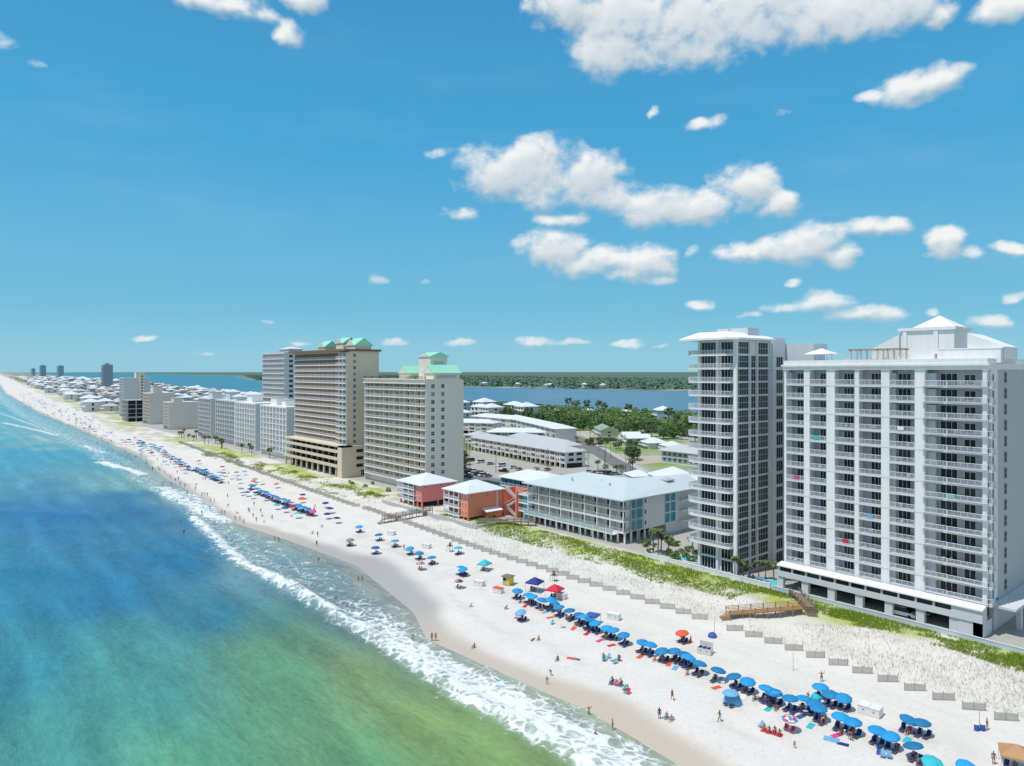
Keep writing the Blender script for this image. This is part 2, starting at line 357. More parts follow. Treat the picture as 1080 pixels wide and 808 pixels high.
def build_world():
    w = bpy.data.worlds.new('World'); SC.world = w; w.use_nodes = True
    nt = w.node_tree; nt.nodes.clear()
    out = nt.nodes.new('ShaderNodeOutputWorld'); bg = nt.nodes.new('ShaderNodeBackground'); bg.inputs['Strength'].default_value = 0.1
    L(nt, bg.outputs[0], out.inputs[0])
    sky = N(nt, 'ShaderNodeTexSky', sky_type='NISHITA', sun_disc=False, sun_elevation=SUN_EL, sun_rotation=SUN_AZ, altitude=0, air_density=1.0, dust_density=0.4, ozone_density=2.2)
    dirn = nt.nodes.new('ShaderNodeTexCoord').outputs['Generated']
    sp = nt.nodes.new('ShaderNodeSeparateXYZ'); L(nt, dirn, sp.inputs[0])
    # azimuth and elevation, azimuth counted from the north-west
    rot = nt.nodes.new('ShaderNodeVectorRotate'); rot.rotation_type = 'Z_AXIS'; rot.inputs['Angle'].default_value = -HEAD; L(nt, dirn, rot.inputs['Vector'])
    s2 = nt.nodes.new('ShaderNodeSeparateXYZ'); L(nt, rot.outputs[0], s2.inputs[0])
    az = math_(nt, 'ARCTAN2', s2.outputs[0], s2.outputs[1]); el = math_(nt, 'ARCSINE', sp.outputs[2])
    cb = nt.nodes.new('ShaderNodeCombineXYZ'); L(nt, az, cb.inputs[0]); L(nt, el, cb.inputs[1])
    P0 = cb.outputs[0]
    # group: cloud field at a point of (azimuth, elevation)
    g = bpy.data.node_groups.new('cloud_field', 'ShaderNodeTree')
    g.interface.new_socket('P', in_out='INPUT', socket_type='NodeSocketVector'); g.interface.new_socket('D', in_out='OUTPUT', socket_type='NodeSocketFloat')
    gi = g.nodes.new('NodeGroupInput'); go = g.nodes.new('NodeGroupOutput'); p = gi.outputs[0]
    wv = N(g, 'ShaderNodeTexNoise', i_Scale=14.0, i_Detail=3.0); L(g, scalev(g, p, (1,1.5,1)), wv.inputs['Vector'])
    wo = N(g, 'ShaderNodeVectorMath', operation='MULTIPLY_ADD'); L(g, wv.outputs['Color'], wo.inputs[0]); wo.inputs[1].default_value = (0.05,0.03,0); wo.inputs[2].default_value = (-0.025,-0.015,0)
    pw = N(g, 'ShaderNodeVectorMath', operation='ADD'); L(g, p, pw.inputs[0]); L(g, wo.outputs[0], pw.inputs[1]); pw = pw.outputs[0]
    acc = None
    for (px, py, rx, ry, wt) in CLOUDS:
        a = math.atan((px-540)/FPX); e = math.atan((HORY-py)/FPX*math.cos(a)); k = math.cos(a)
        ra, re = rx/FPX*k*k*1.0, ry/FPX*k*1.05
        n = N(g, 'ShaderNodeVectorMath', operation='MULTIPLY_ADD'); L(g, pw, n.inputs[0])
        n.inputs[1].default_value = (1/ra,1/re,0); n.inputs[2].default_value = (-a/ra,-e/re,0)
        ln = N(g, 'ShaderNodeVectorMath', operation='DOT_PRODUCT'); L(g, n.outputs[0], ln.inputs[0]); L(g, n.outputs[0], ln.inputs[1])
        v = math_(g, 'MULTIPLY_ADD', ln.outputs['Value'], -0.75, wt*0.95-0.1)
        acc = v if acc is None else math_(g, 'SMOOTH_MAX', acc, v, 0.35)
    n1 = noise_(g, scalev(g, p, (1,1.25,1)), 21, 8, 0.56, 0.25)
    n2 = noise_(g, scalev(g, p, (1,1.25,1)), 75, 5, 0.55)
    d = math_(g, 'ADD', acc, math_(g, 'MULTIPLY', math_(g, 'SUBTRACT', n1, 0.60), 2.1))
    d = math_(g, 'ADD', d, math_(g, 'MULTIPLY', math_(g, 'SUBTRACT', n2, 0.5), 0.40))
    g.interface.new_socket('A', in_out='OUTPUT', socket_type='NodeSocketFloat')
    L(g, d, go.inputs[0]); L(g, acc, go.inputs[1])
    def field(vec):
        n = nt.nodes.new('ShaderNodeGroup'); n.node_tree = g; L(nt, vec, n.inputs[0]); return n.outputs[0], n.outputs[1]
    d0, a0 = field(P0)
    up = N(nt, 'ShaderNodeVectorMath', operation='ADD'); L(nt, P0, up.inputs[0]); up.inputs[1].default_value = (-0.004,0.011,0)
    d1, a1 = field(up.outputs[0])
    alpha = maprange(nt, d0, -0.28, 0.58)
    lit = math_(nt, 'ADD', math_(nt, 'MULTIPLY', math_(nt, 'SUBTRACT', a0, a1), 1.05), math_(nt, 'MULTIPLY', math_(nt, 'SUBTRACT', d0, d1), 0.36))
    sh = math_(nt, 'ADD', 0.57, math_(nt, 'MULTIPLY', lit, 1.0))
    sh = math_(nt, 'SUBTRACT', sh, math_(nt, 'MULTIPLY', maprange(nt, d0, 0.5, 1.5), 0.12))
    ccol = mixc(nt, maprange(nt, sh, 0.15, 1.05, smooth=False), (4.3,5.5,6.4), (9.2,9.3,9.2))
    ccol = mixc(nt, maprange(nt, el, 0.16, 0.0, 0.0, 0.45), ccol, (5.6,7.2,8.1))
    # cyan blue above the horizon, deep blue overhead
    skc = mixc(nt, 1.0, sky.outputs[0], (0.80,1.10,1.08), 'MULTIPLY')
    tint = mixc(nt, maprange(nt, el, -0.02, 0.30, smooth=False), (2.25,5.7,7.45), (0.68,3.85,6.9))
    tint = mixc(nt, maprange(nt, el, 0.085, -0.01), tint, (3.0,5.9,7.35))
    tint = mixc(nt, maprange(nt, el, 0.28, 0.60), tint, (0.50,2.7,5.7))
    tint = mixc(nt, maprange(nt, el, 0.60, 1.15), tint, (0.55,1.7,3.6))
    skc = mixc(nt, 0.93, skc, tint)
    veil = math_(nt, 'MULTIPLY', maprange(nt, noise_(nt, scalev(nt, P0, (1,4,1)), 3.0, 6), 0.48, 0.8), 0.14)
    skc = mixc(nt, veil, skc, (4.0,6.6,8.0))
    # unseen broken cumulus, added behind and overhead to lift light on east walls
    oth = math_(nt, 'MAXIMUM', maprange(nt, math_(nt, 'ABSOLUTE', az), 0.80, 1.15), maprange(nt, el, 0.60, 0.85))
    oc = math_(nt, 'MULTIPLY', maprange(nt, noise_(nt, scalev(nt, dirn, (1,1,1.6)), 4.5, 7, 0.58, 0.3), 0.48, 0.60), oth)
    skc = mixc(nt, math_(nt, 'MULTIPLY', oc, 0.9), skc, (7.6,7.8,7.8))
    full = mixc(nt, math_(nt, 'MULTIPLY', alpha, 0.97), skc, ccol)
    L(nt, full, bg.inputs['Color'])
    w.cycles.sampling_method = 'MANUAL'; w.cycles.sample_map_resolution = 512
build_world()
SC.view_settings.view_transform = 'Standard'; SC.view_settings.look = 'None'; SC.view_settings.exposure = 0
SC.cycles.max_bounces = 6; SC.cycles.diffuse_bounces = 3; SC.cycles.glossy_bounces = 3; SC.cycles.use_denoising = True

# ------------------------------------------------------------------ ground
def geo(a, step, ratio, end):
    out = []; x = a
    while (x < end if step > 0 else x > end):
        x += step; step *= ratio; out.append(x)
    return out
def grid(name, xs, ys, zf, attrs, mat):
    X, Y = np.meshgrid(np.array(xs), np.array(ys)); nx, ny = len(xs), len(ys)
    Z = zf(X, Y); co_ = np.stack([X,Y,Z], -1).reshape(-1,3)
    i = np.arange(nx*ny).reshape(ny, nx)
    q = np.stack([i[:-1,:-1], i[:-1,1:], i[1:,1:], i[1:,:-1]], -1).reshape(-1,4)
    me = bpy.data.meshes.new(name); me.vertices.add(nx*ny); me.vertices.foreach_set('co', co_.ravel())
    me.loops.add(q.size); me.loops.foreach_set('vertex_index', q.ravel())
    me.polygons.add(len(q)); me.polygons.foreach_set('loop_start', np.arange(0, q.size, 4)); me.polygons.foreach_set('loop_total', np.full(len(q), 4))
    me.polygons.foreach_set('use_smooth', np.ones(len(q), bool)); me.update(); me.validate()
    for an, fn in attrs.items():
        v = fn(X, Y)
        if v.ndim == 3:
            a = me.color_attributes.new(an, 'FLOAT_COLOR', 'POINT'); a.data.foreach_set('color', np.concatenate([v, np.ones(v.shape[:2]+(1,))], -1).ravel())
        else:
            a = me.attributes.new(an, 'FLOAT', 'POINT'); a.data.foreach_set('value', v.ravel())
    me.materials.append(mat); o = obj(name, me); return setting(o)
def fnoise(X, Y, s, seed=0):
    """cheap smooth value noise, vectorised"""
    x = X*s+seed*17.3; y = Y*s-seed*9.1; xi = np.floor(x); yi = np.floor(y); fx = x-xi; fy = y-yi
    fx = fx*fx*(3-2*fx); fy = fy*fy*(3-2*fy)
    def h(a, b): v = np.sin(a*127.1+b*311.7+seed*74.7)*43758.5453; return v-np.floor(v)
    return (h(xi,yi)*(1-fx)+h(xi+1,yi)*fx)*(1-fy)+(h(xi,yi+1)*(1-fx)+h(xi+1,yi+1)*fx)*fy
def seg_dist(X, Y, pts):
    d = np.full(X.shape, 1e9)
    for (ax,ay),(bx,by) in zip(pts, pts[1:]):
        l2 = (bx-ax)**2+(by-ay)**2; t = np.clip(((X-ax)*(bx-ax)+(Y-ay)*(by-ay))/max(l2,1e-6), 0, 1)
        d = np.minimum(d, np.hypot(X-ax-t*(bx-ax), Y-ay-t*(by-ay)))
    return d

ROAD = [(-700,640),(-560,520),(-393,384),(-300,320),(-214,257),(-150,205)]
PATH = [(-400,408),(-340,360),(-270,306),(-217,268)]
def ground_col(X, Y):
    n = Y-shore(X); yc = Y-coast(X)
    def put(c, k, m): return c*(1-m[...,None])+np.array(k)*m[...,None]
    c = np.zeros(X.shape+(3,))+np.array((0.675,0.635,0.59))
    jit = (fnoise(X,Y,0.12,1)-0.5)*8
    c = put(c, (0.68,0.645,0.595), sstep(108,118,yc+jit))
    for off, a in ((13,0.11),(19,0.07),(24,0.05)):
        wl = np.exp(-((n-off-(fnoise(X,Y*0,0.05,13+off)-0.5)*7-(fnoise(X,Y,0.25,14)-0.5)*2)/0.9)**2)*sstep(0.35,0.65,fnoise(X,Y,0.15,15+off))
        c = c*(1-a*wl[...,None]*np.array((1.0,1.05,1.15)))
    tr = np.exp(-((Y-104.5)/4.5)**2)*(X > -200)
    c = c*(1-(0.10*tr*sstep(0.35,0.75,fnoise(X,Y,0.45,16)))[...,None])
    for yy in (113.0, 115.2):                           # beach vehicle ruts
        c = c*(1-(0.05*np.exp(-((yc-yy-1.2*np.sin(X*0.02))/0.7)**2))[...,None])
    # dunes
    f1 = fnoise(X,Y,0.16,2); f2 = fnoise(X,Y,0.5,3); f3 = fnoise(X,Y,0.035,5)
    dn = sstep(119,124,yc)*(1-sstep(141,146,yc))
    c = put(c, (0.60,0.57,0.49), dn*sstep(0.40,0.75,f1*0.6+f2*0.4)*0.55)
    gm = np.where(X > -60, sstep(137,142,yc+jit*0.5), np.where(X > -200, sstep(132,139,yc+jit*0.8), sstep(127,136,yc+jit)*sstep(0.38,0.52,f3*0.7+f1*0.3)))
    gm = gm*(1-sstep(145,147,yc))
    gm = gm*sstep(0.30,0.50,f1*0.5+f3*0.3+f2*0.2+0.08)
    c = put(c, (0.36,0.42,0.08), gm*(0.55+0.45*sstep(0.3,0.6,f2)))
    far = 1-sstep(-620,-440,X)
    c = put(c, (0.40,0.38,0.26), dn*far*sstep(0.35,0.6,f1)*0.6)
    # town ground: pale paving, scrub and lawns
    tw = sstep(145,148,yc)
    c = put(c, (0.40,0.385,0.35), tw)
    scr = tw*sstep(0.44,0.58,fnoise(X,Y,0.02,7)*0.65+fnoise(X,Y,0.08,8)*0.35)*sstep(190,240,yc)
    c = put(c, (0.13,0.17,0.06), scr)
    lawn = sstep(-6,2,Y-(257+(-214-X)*0.71+14))*(1-sstep(-2,6,Y-(257+(-214-X)*0.71+88)))*sstep(-460,-420,X)*(1-sstep(-205,-195,X))
    c = put(c, (0.20,0.31,0.07), lawn*(0.6+0.4*sstep(0.35,0.55,fnoise(X,Y,0.05,9))))
    c = put(c, (0.46,0.40,0.31), lawn*sstep(0.60,0.72,fnoise(X,Y,0.033,11)))
    ls = np.interp(X, LSX, LSY); ln = np.interp(X, LNX, LNY)
    wood = sstep(-150,-60,Y-ls)*sstep(-1400,-700,X)
    c = put(c, (0.045,0.075,0.03), wood)
    c = put(c, (0.075,0.14,0.095), sstep(-10,10,Y-ln))
    c = put(c, (0.45,0.42,0.35), (1-sstep(4,22,Y-ln))*sstep(-14,-2,Y-ln)*0.7)
    return c
def ground_wet(X, Y):
    n = Y-shore(X)+(fnoise(X,Y,0.10,4)-0.5)*3.0+(fnoise(X,Y,0.03,6)-0.5)*4
    wide = np.interp(X, [-400,-240,-190,-150,-120,-90,0], [5,7,11,12,9,7,6])
    return (1-sstep(0.35, 1.0, n/wide))
def sand_mat():
    m, nt, b = nodes('ground'); p = pos_(nt)
    col = N(nt, 'ShaderNodeVertexColor', layer_name='gcol').outputs[0]
    wet = N(nt, 'ShaderNodeAttribute', attribute_name='wet').outputs['Fac']
    n1 = noise_(nt, p, 0.12, 6, 0.6); n2 = noise_(nt, p, 1.6, 5, 0.65); n3 = noise_(nt, scalev(nt, p, (0.12,0.5,1)), 0.5, 4)
    f = math_(nt, 'ADD', 1.0, math_(nt, 'ADD', math_(nt, 'MULTIPLY', math_(nt, 'SUBTRACT', n1, 0.5), 0.20), math_(nt, 'MULTIPLY', math_(nt, 'SUBTRACT', n2, 0.5), 0.26)))
    f = math_(nt, 'ADD', f, math_(nt, 'MULTIPLY', math_(nt, 'SUBTRACT', n3, 0.5), 0.06))
    n = nt.nodes.new('ShaderNodeVectorMath'); n.operation = 'SCALE'; L(nt, col, n.inputs[0]); L(nt, f, n.inputs['Scale'])
    spx = nt.nodes.new('ShaderNodeSeparateXYZ'); L(nt, p, spx.inputs[0])
    wcol = mixc(nt, math_(nt, 'MULTIPLY', maprange(nt, spx.outputs[0], -230, -180), maprange(nt, spx.outputs[0], -112, -138)), (0.55,0.465,0.37), (0.43,0.405,0.385))  # greyer stretch of wet sand paints in a passing cloud's shadow
    wc = mixc(nt, math_(nt, 'MULTIPLY', wet, 1.0), n.outputs[0], wcol)
    L(nt, wc, b.inputs['Base Color'])
    L(nt, maprange(nt, wet, 0, 1, 0.95, 0.32), b.inputs['Roughness'])
    bn = N(nt, 'ShaderNodeBump', i_Strength=0.55, i_Distance=0.12)
    v = N(nt, 'ShaderNodeTexVoronoi', i_Scale=1.3); L(nt, p, v.inputs['Vector'])
    fp = N(nt, 'ShaderNodeTexVoronoi', i_Scale=0.9); L(nt, scalev(nt, p, (1,1.4,1)), fp.inputs['Vector'])
    f4 = maprange(nt, fp.outputs['Distance'], 0.05, 0.35, 0.90, 1.0); nz = nt.nodes.new('ShaderNodeVectorMath'); nz.operation = 'SCALE'; L(nt, wc, nz.inputs[0]); L(nt, math_(nt, 'MAXIMUM', f4, wet), nz.inputs['Scale']); L(nt, nz.outputs[0], b.inputs['Base Color'])
    hgt = math_(nt, 'MULTIPLY', math_(nt, 'ADD', n2, math_(nt, 'MULTIPLY', v.outputs['Distance'], 0.5)), math_(nt, 'SUBTRACT', 1.0, wet))
    L(nt, hgt, bn.inputs['Height']); L(nt, bn.outputs[0], b.inputs['Normal'])
    return m
xs = sorted(set([-a for a in geo(60,1.6,1.04,60000)]+list(np.arange(-480,60,1.6))+geo(60,2,1.2,3000)+geo(-480,-1.7,1.035,-60000)))
ys = [-400,-100]+list(np.arange(40,150,1.4))+geo(150,2.2,1.012,700)+geo(720,18,1.12,60000)
grid('ground', xs, ys, lambda X,Y: terrain(X,Y), {'gcol':ground_col,'wet':ground_wet}, sand_mat())

# ------------------------------------------------------------------ sea and lagoon
def srgb(c): c = np.array(c)/255.0; return np.where(c <= 0.04045, c/12.92, ((c+0.055)/1.055)**2.4)
SEAPTS = [  # bearing and range measured as photo pixels, with the colour seen there, a cloud's shade over the swash included
 (20,800,62,142,138),(200,800,84,158,128),(400,800,88,152,112),(520,800,116,150,88),(440,745,122,152,92),(380,700,122,152,98),(300,720,88,150,116),(150,720,62,144,142),
 (20,700,40,132,152),(20,620,24,122,162),(120,620,22,116,160),(240,640,36,122,150),(200,585,18,112,158),(60,540,18,108,166),(150,540,20,108,160),(20,480,44,148,182),
 (90,485,54,150,176),(0,440,92,166,186),(30,450,108,166,176),(300,650,62,130,126),(330,665,92,134,96),(330,610,98,138,154),(360,650,92,126,136),(415,640,84,112,124),(300,600,92,138,156),(280,590,110,152,166),(380,630,74,112,136),
 (430,670,110,140,130),(560,800,118,146,96),(0,408,120,176,190),(70,465,120,168,170),(130,500,112,160,160),(180,500,130,165,160),(600,760,140,165,120),(260,560,130,165,165),
 (1000,1100,80,152,112),(-300,600,20,90,150),(-300,420,60,140,180),(540,1100,84,152,112),(-200,800,40,124,136)]
def sea_col(X, Y):
    d = np.maximum(X*V[0]+Y*V[1], 12.0); r = X*Rr[0]+Y*Rr[1]
    px = 540+FPX*r/d; q = np.log(CAMH*FPX/d)
    px = px+(fnoise(X,Y,0.03,21)-0.5)*40; q = q+(fnoise(X,Y*2.0,0.035,22)-0.5)*0.16
    num = np.zeros(X.shape+(3,)); den = np.zeros(X.shape)
    for (a,b_,r_,g_,bl) in SEAPTS:
        k = 1.0/(((px-a)/230.0)**2+((q-math.log(b_-HORY))/0.55)**2+0.02)**2
        num += k[...,None]*srgb((r_,g_,bl)); den += k
    c = num/den[...,None]*np.array((1.02,1.03,0.95))-np.array((0.003,0.015,0.028))
    g = (c*np.array((0.3,0.55,0.15))).sum(-1, keepdims=True); c = c+(g-c)*0.14
    k = sstep(-11, 0.5, Y-shore(X)+(fnoise(X,Y,0.2,51)-0.5)*4)[...,None]*0.62
    return np.clip(c*(1-k)+np.array((0.40,0.385,0.31))*k, 0.002, 1)
OUTX = np.array([-700,-471,-376,-321,-257,-206,-182,-163,-128,-115,-98,-84,-66,0,200],float)
OUTY = np.array([  80,  78,  76,  78,  72,  64,  64,  66,  67,  64,  66,  65, 65,62, 60],float)
def wpoly(pts): return [tuple(at(*p)[:2]) for p in pts]
FOAMLINES = [(wpoly([(170,516),(190,527),(212,540),(240,550)]),6,0.86),(wpoly([(178,517),(205,524),(225,540)]),6,0.72),(wpoly([(107,488),(128,494),(150,501)]),5,0.9),
             (wpoly([(0,436),(28,446),(64,459)]),4,0.62),(wpoly([(2,446),(35,453),(62,460)]),5,0.7),(wpoly([(0,425),(14,431),(30,440)]),5,0.55),(wpoly([(0,412),(10,420),(22,428)]),6,0.5),
             (wpoly([(88,470),(98,474),(107,478)]),7,0.7),(wpoly([(35,460),(52,466),(70,468)]),6,0.55),(wpoly([(205,548),(232,572),(262,600),(300,620),(345,645),(385,668)]),3.2,0.84),(wpoly([(100,470),(130,485),(160,505)]),6,0.5)]
def sea_foam(X, Y):
    ys_ = shore(X); yo = np.where(X > -700, np.interp(X, OUTX, OUTY), ys_-28)
    yo = yo+(fnoise(X,Y*0+3,0.09,31)-0.5)*4
    t = (Y-yo)/np.maximum(ys_-yo, 3)
    amt = np.interp(X, [-2000,-520,-330,-250,-150,-132,-112,0], [0.56,0.52,0.58,0.56,0.50,0.72,0.95,0.95])
    prof = np.interp(t, [-0.5,-0.12,0.05,0.25,0.60,0.85,1.0,1.6], [0,0.28,0.85,1.0,0.90,0.62,0.50,0.3])
    f = amt*prof
    for pts, w, a in FOAMLINES:
        f = np.maximum(f, a*np.exp(-(seg_dist(X,Y,pts)/w)**2))
    return f
SWELL = [(wpoly([(125,585),(190,590),(240,602),(300,622),(345,648)]),2.4,1.0),(wpoly([(60,560),(150,566),(210,574)]),4,0.5),(wpoly([(20,600),(100,606),(180,618),(250,640)]),4,0.45),(wpoly([(0,540),(90,545),(170,552)]),5,0.4),(wpoly([(0,640),(100,646),(200,660)]),4,0.35)]
def sea_z(X, Y):
    z = np.zeros(X.shape)
    near = 1-sstep(300,700,np.hypot(X,Y))
    z += near*0.10*np.sin((Y*0.9+X*0.12+3*fnoise(X,Y,0.04,41))*0.9)
    for pts, w, a in SWELL: z += a*np.exp(-(seg_dist(X,Y,pts)/w)**2)
    fo = sea_foam(X,Y); z += 0.45*np.clip(fo-0.45,0,1)*near*(0.6+0.8*fnoise(X,Y,0.35,61))
    yo = np.interp(X, OUTX, OUTY)+(fnoise(X,Y*0+3,0.09,31)-0.5)*4
    z += np.where(X > -420, 0.75*(0.55+0.9*fnoise(X,Y*0,0.06,62)), 0.0)*np.exp(-((Y-yo-1.5)/np.where(Y < yo+1.5, 1.1, 2.6))**2)
    n = Y-shore(X)
    return np.where(n > -4, z*np.clip(-n/4,0,1), z)
def sea_mat():
    m, nt, b = nodes('sea_water'); p = pos_(nt)
    col = N(nt, 'ShaderNodeVertexColor', layer_name='wcol').outputs[0]; foam = N(nt, 'ShaderNodeAttribute', attribute_name='foam').outputs['Fac']
    str_ = noise_(nt, scalev(nt, p, (0.25,1.0,1)), 0.05, 6, 0.6, 0.6); chop = noise_(nt, scalev(nt, p, (0.55,1.0,1)), 0.45, 5, 0.65, 0.3); cl = noise_(nt, p, 0.02, 4)
    f = math_(nt, 'ADD', 1.0, math_(nt, 'ADD', math_(nt, 'MULTIPLY', math_(nt, 'SUBTRACT', str_, 0.5), 0.38), math_(nt, 'MULTIPLY', math_(nt, 'SUBTRACT', chop, 0.5), 0.62)))
    swl = noise_(nt, scalev(nt, p, (0.13,0.62,1)), 0.34, 4, 0.55, 0.5)
    f = math_(nt, 'ADD', f, math_(nt, 'MULTIPLY', math_(nt, 'SUBTRACT', swl, 0.5), 0.55))
    wav = N(nt, 'ShaderNodeTexWave', i_Scale=0.030, i_Distortion=7.0, i_Detail=4.0); wav.bands_direction = 'Y'; wav.inputs['Detail Scale'].default_value = 0.9; wav.inputs['Detail Roughness'].default_value = 0.62
    L(nt, scalev(nt, p, (0.35,1.0,1)), wav.inputs['Vector']); wv_ = math_(nt, 'MULTIPLY', math_(nt, 'SUBTRACT', wav.outputs['Fac'], 0.5), maprange(nt, str_, 0.40, 0.62, 0.05, 0.30))
    f = math_(nt, 'ADD', f, wv_)
    fine = noise_(nt, scalev(nt, p, (0.45,1.0,1)), 1.5, 4, 0.6, 0.3)
    f = math_(nt, 'ADD', f, math_(nt, 'MULTIPLY', math_(nt, 'SUBTRACT', fine, 0.5), 0.55))
    f = math_(nt, 'ADD', f, math_(nt, 'MULTIPLY', math_(nt, 'SUBTRACT', cl, 0.5), 0.12))
    n = nt.nodes.new('ShaderNodeVectorMath'); n.operation = 'SCALE'; L(nt, col, n.inputs[0]); L(nt, f, n.inputs['Scale'])
    # foam: torn patches and lace threads
    wrp = N(nt, 'ShaderNodeTexNoise', i_Scale=0.25, i_Detail=4.0); L(nt, p, wrp.inputs['Vector'])
    off = N(nt, 'ShaderNodeVectorMath', operation='MULTIPLY_ADD'); L(nt, wrp.outputs['Color'], off.inputs[0]); off.inputs[1].default_value = (5,5,0); L(nt, p, off.inputs[2])
    fn = noise_(nt, scalev(nt, off.outputs[0], (0.7,1.0,1)), 0.42, 8, 0.68, 0.4)
    vo = N(nt, 'ShaderNodeTexVoronoi', feature='DISTANCE_TO_EDGE', i_Scale=0.55); L(nt, off.outputs[0], vo.inputs['Vector'])
    lace = math_(nt, 'MULTIPLY', maprange(nt, vo.outputs['Distance'], 0.22, 0.0), 0.16)
    v = math_(nt, 'ADD', math_(nt, 'ADD', fn, lace), math_(nt, 'MULTIPLY', foam, 0.62))
    msk = maprange(nt, v, 0.86, 1.13)
    msk = math_(nt, 'MULTIPLY', msk, maprange(nt, foam, 0.08, 0.3))
    soft = math_(nt, 'MULTIPLY', maprange(nt, foam, 0.25, 1.0), 0.42)
    basec = mixc(nt, soft, n.outputs[0], (0.42,0.55,0.52))
    L(nt, mixc(nt, math_(nt, 'MULTIPLY', msk, 0.93), basec, (0.80,0.84,0.84)), b.inputs['Base Color'])
    L(nt, maprange(nt, msk, 0, 1, 0.22, 0.85), b.inputs['Roughness'])
    L(nt, maprange(nt, msk, 0, 1, 0.35, 0.1), b.inputs['Specular IOR Level'])
    bn = N(nt, 'ShaderNodeBump', i_Strength=0.7, i_Distance=0.8)
    hh = math_(nt, 'ADD', math_(nt, 'MULTIPLY', noise_(nt, scalev(nt, p, (0.5,1.0,1)), 0.55, 6, 0.62, 0.25), 0.8), math_(nt, 'MULTIPLY', noise_(nt, scalev(nt, p, (0.4,1.0,1)), 0.10, 3), 2.0))
    hh = math_(nt, 'ADD', hh, math_(nt, 'MULTIPLY', msk, 0.5)); hh = math_(nt, 'ADD', hh, math_(nt, 'MULTIPLY', swl, 1.6))
    L(nt, hh, bn.inputs['Height']); L(nt, bn.outputs[0], b.inputs['Normal'])
    return m
xs = sorted(set(list(np.arange(-480,60,1.3))+geo(60,2,1.2,4000)+geo(-480,-1.4,1.03,-70000)))
ys = sorted([-a for a in geo(0,2.0,1.06,70000)]+list(np.arange(0,30,1.6))+list(np.arange(30,125,0.9))+geo(125,2,1.10,5000))
def sea_z2(X, Y):                                # runs on under the beach, never above it
    n = Y-shore(X); return np.where(n > 6, -1.5, sea_z(X,Y))
xs_, ys_ = xs, ys
grid('sea', xs, [y for y in ys if y < 5000], sea_z2, {'wcol':sea_col,'foam':sea_foam}, sea_mat())
def lagoon_mat():
    m, nt, b = nodes('lagoon_water'); p = pos_(nt)
    s1 = noise_(nt, scalev(nt, p, (0.5,1,1)), 0.008, 5, 0.6, 0.5); s2 = noise_(nt, scalev(nt, p, (0.6,1,1)), 0.1, 5)
    sp = nt.nodes.new('ShaderNodeSeparateXYZ'); L(nt, p, sp.inputs[0])
    c = mixc(nt, maprange(nt, sp.outputs[0], -3200, -900), (0.045,0.20,0.265), (0.070,0.18,0.275))
    f = math_(nt, 'ADD', 1.0, math_(nt, 'ADD', math_(nt, 'MULTIPLY', math_(nt, 'SUBTRACT', s1, 0.5), 0.45), math_(nt, 'MULTIPLY', math_(nt, 'SUBTRACT', s2, 0.5), 0.3)))
    n = nt.nodes.new('ShaderNodeVectorMath'); n.operation = 'SCALE'; L(nt, c, n.inputs[0]); L(nt, f, n.inputs['Scale'])
    L(nt, n.outputs[0], b.inputs['Base Color']); b.inputs['Roughness'].default_value = 0.35; b.inputs['Specular IOR Level'].default_value = 0.25
    bn = N(nt, 'ShaderNodeBump', i_Strength=0.4, i_Distance=0.5); L(nt, noise_(nt, p, 0.3, 5), bn.inputs['Height']); L(nt, bn.outputs[0], b.inputs['Normal'])
    return m
mb = MB()
LX = [1500,400,-200,-469,-624,-770,-1500,-3430,-8000,-40000]
lo = [(x, float(np.interp(x,LSX,LSY))-14) for x in LX]; hi = [(x, float(np.interp(x,LNX,LNY))+14) for x in [1500,-1173,-1926,-3000,-4280,-9000,-14000,-40000]]
mb.add([(x,y,-0.25) for x,y in lo+hi[::-1]], [tuple(range(len(lo)+len(hi)))[::-1]])
setting(mb.build('lagoon', lagoon_mat()))

def strip(name, pts, w, z, mat):
    mb = MB(); vs = []
    for i,(x,y) in enumerate(pts):
        a = pts[max(i-1,0)]; c = pts[min(i+1,len(pts)-1)]; dx,dy = c[0]-a[0], c[1]-a[1]; l = math.hypot(dx,dy)
        vs += [(x-dy/l*w/2,y+dx/l*w/2,z),(x+dy/l*w/2,y-dx/l*w/2,z)]
    mb.add(vs, [(2*i,2*i+1,2*i+3,2*i+2) for i in range(len(pts)-1)])
    return setting(mb.build(name, mat))
GZ = 3.0
strip('road', ROAD, 11, GZ+0.03, 'asphalt'); strip('path', PATH, 3.5, GZ+0.04, 'concrete')
strip('coast_road', [(100,196),(-1200,196)], 11, GZ+0.02, 'asphalt')
mb = MB(); mb.add([(-350,202,GZ+0.012),(-214,202,GZ+0.012),(-214,244,GZ+0.012),(-262,247,GZ+0.012),(-350,262,GZ+0.012)], [(0,1,2,3,4)]); setting(mb.build('parking_lot', 'lot'))
mk = MB()
for k in range(22):
    mk.box(-330+k*3.0, -329.88+k*3.0, 204, 209, GZ+0.015, GZ+0.017); mk.box(-330+k*3.0, -329.88+k*3.0, 226, 231, GZ+0.015, GZ+0.017)
setting(mk.build('parking_markings', 'bright'))

# ------------------------------------------------------------------ buildings: local frame x east, y inland from the seaward front, z up from the ground
def building(name, label, x0, x1, y0, group=None, z=GZ, cat='building'):
    return thing(name, label, cat, ((x0+x1)/2, y0, z), 0, group)
def grid_windows(root, w, h, nx, nz, spots, mats=('bright','glass'), name='window', rz=0.0):
    """window frames as parts, their panes as sub-parts"""
    full = window_mb(w, h, nx, nz); fr = MB(); fr.v, fr.f, fr.m = full.v[:-4], full.f[:-1], full.m[:-1]
    pn = MB(); pn.v = full.v[-4:]; pn.f = [(0,1,2,3)]; pn.m = [0]
    if len(spots) > 100: repeat(root, name, full, list(mats), spots, rz)
    else: repeat(root, name, fr, mats[0], spots, rz, pn, mats[1], 'pane')

